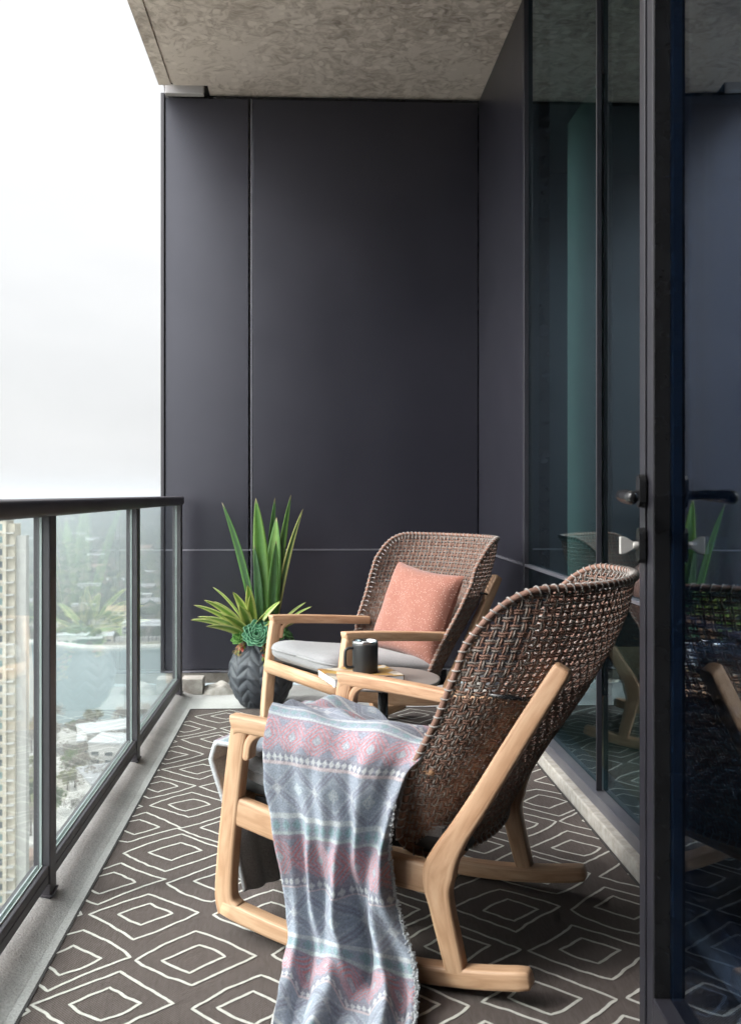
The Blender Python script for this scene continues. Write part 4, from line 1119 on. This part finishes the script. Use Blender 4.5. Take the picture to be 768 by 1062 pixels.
# trees
def bark(): return mat('bark', (.09,.07,.055), (.15,.12,.10), scale=2, rough=1)
M['bark'] = bark()
M['fol_g'] = mat('green_foliage', (.045,.075,.025), (.10,.13,.05), scale=1.2, rough=1, spec=.1)
M['fol_b'] = mat('bare_twigs', (.13,.11,.09), (.22,.19,.16), scale=1.2, rough=1, spec=.1)
M['fol_o'] = mat('olive_foliage', (.10,.11,.045), (.17,.16,.08), scale=1.2, rough=1, spec=.1)
def make_tree(seed, fm, hgt, rad, nleaf, size):
    rn = random.Random(seed); root = thing('tree', '', 'tree')
    q = MB(); q.tube([(0,0,0),(.1,0,hgt*.35),(.0,.2,hgt*.7)], [.35,.26,.1], 7)
    for k in range(9):
        a = rn.uniform(0, 2*PI); z = hgt*rn.uniform(.3,.6); e = Vector((math.cos(a)*rad*.7, math.sin(a)*rad*.7, z+hgt*rn.uniform(.15,.35)))
        q.tube([(0,.05,z), (e.x*.5, e.y*.5, (z+e.z)/2+.3), e], [.14,.09,.03], 5)
    q.build('trunk', M['bark'], root)
    q = MB(); cl = [(rn.gauss(0,.42)*rad, rn.gauss(0,.42)*rad, hgt*(.68+rn.gauss(0,.12)), rad*rn.uniform(.3,.55)) for _ in range(16)]
    for k in range(nleaf):
        c = rn.choice(cl); d = Vector((rn.gauss(0,1), rn.gauss(0,1), rn.gauss(0,1))).normalized()*c[3]*rn.random()**.35
        p = Vector(c[:3])+Vector((d.x, d.y, d.z*.75)); a = Vector((rn.gauss(0,1), rn.gauss(0,1), rn.gauss(0,1))).normalized(); b_ = a.orthogonal().normalized()
        s = size*rn.uniform(.6,1.3)
        q.add([p+a*s, p+b_*s*.7, p-a*s, p-b_*s*.7], [(0,1,2,3)])
    q.build('crown', fm, root)
    return root
protos = [make_tree(1, M['fol_g'], 9, 4.2, 900, .42), make_tree(2, M['fol_b'], 10, 4.6, 700, .32), make_tree(3, M['fol_o'], 8, 3.8, 800, .38)]
kinds = ['dark green leafy tree', 'bare brown winter tree', 'olive green tree']
used = [False]*3
def plant(k, x, y, sc, where, grp):
    if not used[k]: o = protos[k]; used[k] = True
    else: o = copy_tree(protos[k])
    z = hill_z(x, y)-.3 if y > 830 else GZ
    o.location = (x, y, z); o.rotation_euler = (0,0,rnd.uniform(0,6.28)); o.scale = (sc,)*3
    o['label'] = f'{kinds[k]} {where}'; o['group'] = grp[k]
G1 = ['leafy trees by the near lake shore', 'bare trees by the near lake shore', 'olive trees by the near lake shore']
for k in range(95):
    px = rnd.uniform(-10, 158); Y = rnd.uniform(225, 448); x = at(px, Y)
    plant(rnd.choice([1,1,1,0,2]), x, Y, rnd.uniform(.75, 1.25), 'among those between the balcony and the near lake shore', G1)
G2 = ['leafy trees along the far shore', 'bare trees along the far shore', 'olive trees along the far shore']
for k in range(110):
    px = rnd.uniform(-10, 168); Y = rnd.choice([rnd.uniform(692, 704), rnd.uniform(765, 840), rnd.uniform(765, 840)]); x = at(px, Y)
    plant(rnd.choice([0,0,1,2,2]), x, Y, rnd.uniform(.8, 1.3), 'among those on the far shore behind the quay', G2)
# far woods: nobody could count them
q = MB(); rn = random.Random(9)
ico = [(0,0,1.0)]+[(math.cos(2*PI*i/5)*.9, math.sin(2*PI*i/5)*.9, .45) for i in range(5)]+[(math.cos(2*PI*(i+.5)/5)*.8, math.sin(2*PI*(i+.5)/5)*.8, -.4) for i in range(5)]
icf = [(0,1+i,1+(i+1)%5) for i in range(5)]+[(1+i,6+i,1+(i+1)%5) for i in range(5)]+[(1+(i+1)%5,6+i,6+(i+1)%5) for i in range(5)]
for k in range(9000):
    Y = 840*(7000/840)**(rn.random()**1.15); px = rn.uniform(-25, 172); x = at(px, Y); s = rn.uniform(3, 6.5)*(1+Y/4500)
    z = hill_z(x, Y)+s*.45
    q.add([(x+p[0]*s*rn.uniform(.7,1.3), Y+p[1]*s*rn.uniform(.7,1.3), z+p[2]*s*.9*rn.uniform(.7,1.2)) for p in ico], icf, mi=rn.choice([0,0,1,2,3]), smooth=False)
tag(q.build('woodland', [mat('wood_dark',(.03,.042,.026),(.05,.065,.035),scale=.1,rough=1,spec=0), mat('wood_brown',(.10,.085,.07),(.15,.13,.11),scale=.1,rough=1,spec=0), mat('wood_olive',(.07,.085,.035),(.11,.12,.055),scale=.1,rough=1,spec=0), mat('wood_mid',(.05,.06,.045),(.08,.09,.065),scale=.1,rough=1,spec=0)]), 'grey green woodland covering the hills beyond the lake', 'woodland', kind='stuff')
# cars on the near roads
def make_car():
    r = thing('parked_car', '', 'car')
    q = MB(); q.box(-2.2,2.2,-.88,.88,.35,.95); q.build('body', mat('car_white',(.6,.6,.6),(.7,.7,.7),rough=.3), r, .12, 3)
    q = MB(); q.add([(-1.3,-.78,.95),(1.1,-.78,.95),(1.1,.78,.95),(-1.3,.78,.95),(-.9,-.66,1.45),(.5,-.66,1.45),(.5,.66,1.45),(-.9,.66,1.45)], [(4,5,6,7),(0,1,5,4),(1,2,6,5),(2,3,7,6),(3,0,4,7)]); q.build('cabin', M['wing'], r, .05)
    for x in (-1.35, 1.35):
        for y in (-.9, .9):
            q = MB(); q.tube([(x, y-.1, .33), (x, y+.1, .33)], .33, 14, smooth=False); q.build('wheel', M['blackmetal'], r)
    return r
car = make_car()
for k, (px, Y, rz, w) in enumerate([(88,318,1.2,'by the pale road seen through the middle glass'), (80,292,1.1,'nearest car behind the middle glass'), (100,335,1.3,'farther along the pale road by the grey roof'), (16,300,.5,'below the tower behind the leftmost glass'), (118,352,.9,'near the white block by the lake')]):
    o = car if k == 0 else copy_tree(car)
    o.location = (at(px, Y), Y, GZ+.345); o.rotation_euler = (0,0,rz); o['label'] = 'white car ' + w; o['group'] = 'cars on the streets far below'

# haze
hz_ = MB(); hz_.box(-8000, 8000, -1600, 9000, GZ-1, 9)
hm_ = bpy.data.materials.new('haze'); hm_.use_nodes = True; nt = hm_.node_tree; nt.nodes.clear()
o_ = nd(nt, 'ShaderNodeOutputMaterial'); pv = nd(nt, 'ShaderNodeVolumePrincipled'); pv.inputs['Density'].default_value = .0008; pv.inputs['Color'].default_value = (.47,.50,.53,1); pv.inputs['Anisotropy'].default_value = .2
nt.links.new(pv.outputs[0], o_.inputs['Volume'])
tag(hz_.build('haze', hm_), 'pale haze lying over the lake and hills', 'haze', kind='stuff')

# ------------------------------------------------------------------ sky and sun
w = bpy.data.worlds.new('World'); scene.world = w; w.use_nodes = True; nt = w.node_tree
bg = nt.nodes['Background']
SUN_EL, SUN_AZ = R(38), R(-104)      # azimuth from +Y, clockwise positive
sky = nd(nt, 'ShaderNodeTexSky', sky_type='NISHITA'); sky.sun_disc = False; sky.sun_elevation = SUN_EL; sky.sun_rotation = SUN_AZ; sky.dust_density = 4; sky.air_density = 1.2
tc = nd(nt, 'ShaderNodeTexCoord'); sep = nd(nt, 'ShaderNodeSeparateXYZ'); nt.links.new(tc.outputs['Generated'], sep.inputs[0])
# overcast deck: dim near the horizon, brighter overhead
cr = ramp(nt, sep.outputs['Z'], [(0.0, (2.50,2.52,2.54)), (.06, (2.62,2.64,2.66)), (.25, (2.95,2.96,2.97)), (.5, (3.6,3.6,3.62)), (1.0, (9,9,9))])
mp = nd(nt, 'ShaderNodeMapping'); mp.inputs['Scale'].default_value = (1,1,3.2); nt.links.new(tc.outputs['Generated'], mp.inputs[0])
cn = nd(nt, 'ShaderNodeTexNoise', Scale=3.2, Detail=5); nt.links.new(mp.outputs[0], cn.inputs['Vector'])
cm = ramp(nt, cn.outputs['Fac'], [(.3, (.93,.935,.94)), (.7, (1.03,1.03,1.03))])
mu = nd(nt, 'ShaderNodeMixRGB', blend_type='MULTIPLY'); mu.inputs[0].default_value = 1; nt.links.new(cr.outputs[0], mu.inputs[1]); nt.links.new(cm.outputs[0], mu.inputs[2])
mx = nd(nt, 'ShaderNodeMixRGB'); mx.inputs[0].default_value = .965; nt.links.new(sky.outputs[0], mx.inputs[1]); nt.links.new(mu.outputs[0], mx.inputs[2])
# thin cloud glows round the hidden sun
dt = nd(nt, 'ShaderNodeVectorMath', operation='DOT_PRODUCT'); nt.links.new(tc.outputs['Generated'], dt.inputs[0])
GE, GA = R(30), R(-124); dt.inputs[1].default_value = (math.sin(GA)*math.cos(GE), math.cos(GA)*math.cos(GE), math.sin(GE))
gr = nd(nt, 'ShaderNodeMapRange', interpolation_type='SMOOTHSTEP'); gr.inputs['From Min'].default_value = .12; gr.inputs['From Max'].default_value = 1.0
gr.inputs['To Min'].default_value = 0; gr.inputs['To Max'].default_value = 19; nt.links.new(dt.outputs['Value'], gr.inputs[0])
gc = nd(nt, 'ShaderNodeMixRGB', blend_type='ADD'); gc.inputs[0].default_value = 1; nt.links.new(mx.outputs[0], gc.inputs[1]); nt.links.new(gr.outputs[0], gc.inputs[2])
nt.links.new(gc.outputs[0], bg.inputs[0]); bg.inputs[1].default_value = .10
sl = bpy.data.lights.new('sun', 'SUN'); so = bpy.data.objects.new('sun', sl); col.objects.link(so)
sl.energy = .9; sl.angle = R(12); sl.color = (1,.97,.93)
d = Vector((math.sin(SUN_AZ)*math.cos(SUN_EL), math.cos(SUN_AZ)*math.cos(SUN_EL), math.sin(SUN_EL)))
so.rotation_euler = (-d).to_track_quat('-Z', 'Y').to_euler()

vs_ = scene.view_settings; vs_.view_transform = 'Standard'; vs_.look = 'None'; vs_.gamma = 1; vs_.exposure = 1.75; vs_.use_curve_mapping = False
scene.render.engine = 'CYCLES'
cy = scene.cycles; cy.use_denoising = True; cy.max_bounces = 10; cy.diffuse_bounces = 4; cy.glossy_bounces = 5; cy.transparent_max_bounces = 24; cy.volume_bounces = 1
cy.sample_clamp_indirect = 6; cy.caustics_reflective = False; cy.caustics_refractive = False; cy.use_adaptive_sampling = True; cy.adaptive_threshold = .02
scene.render.film_transparent = False
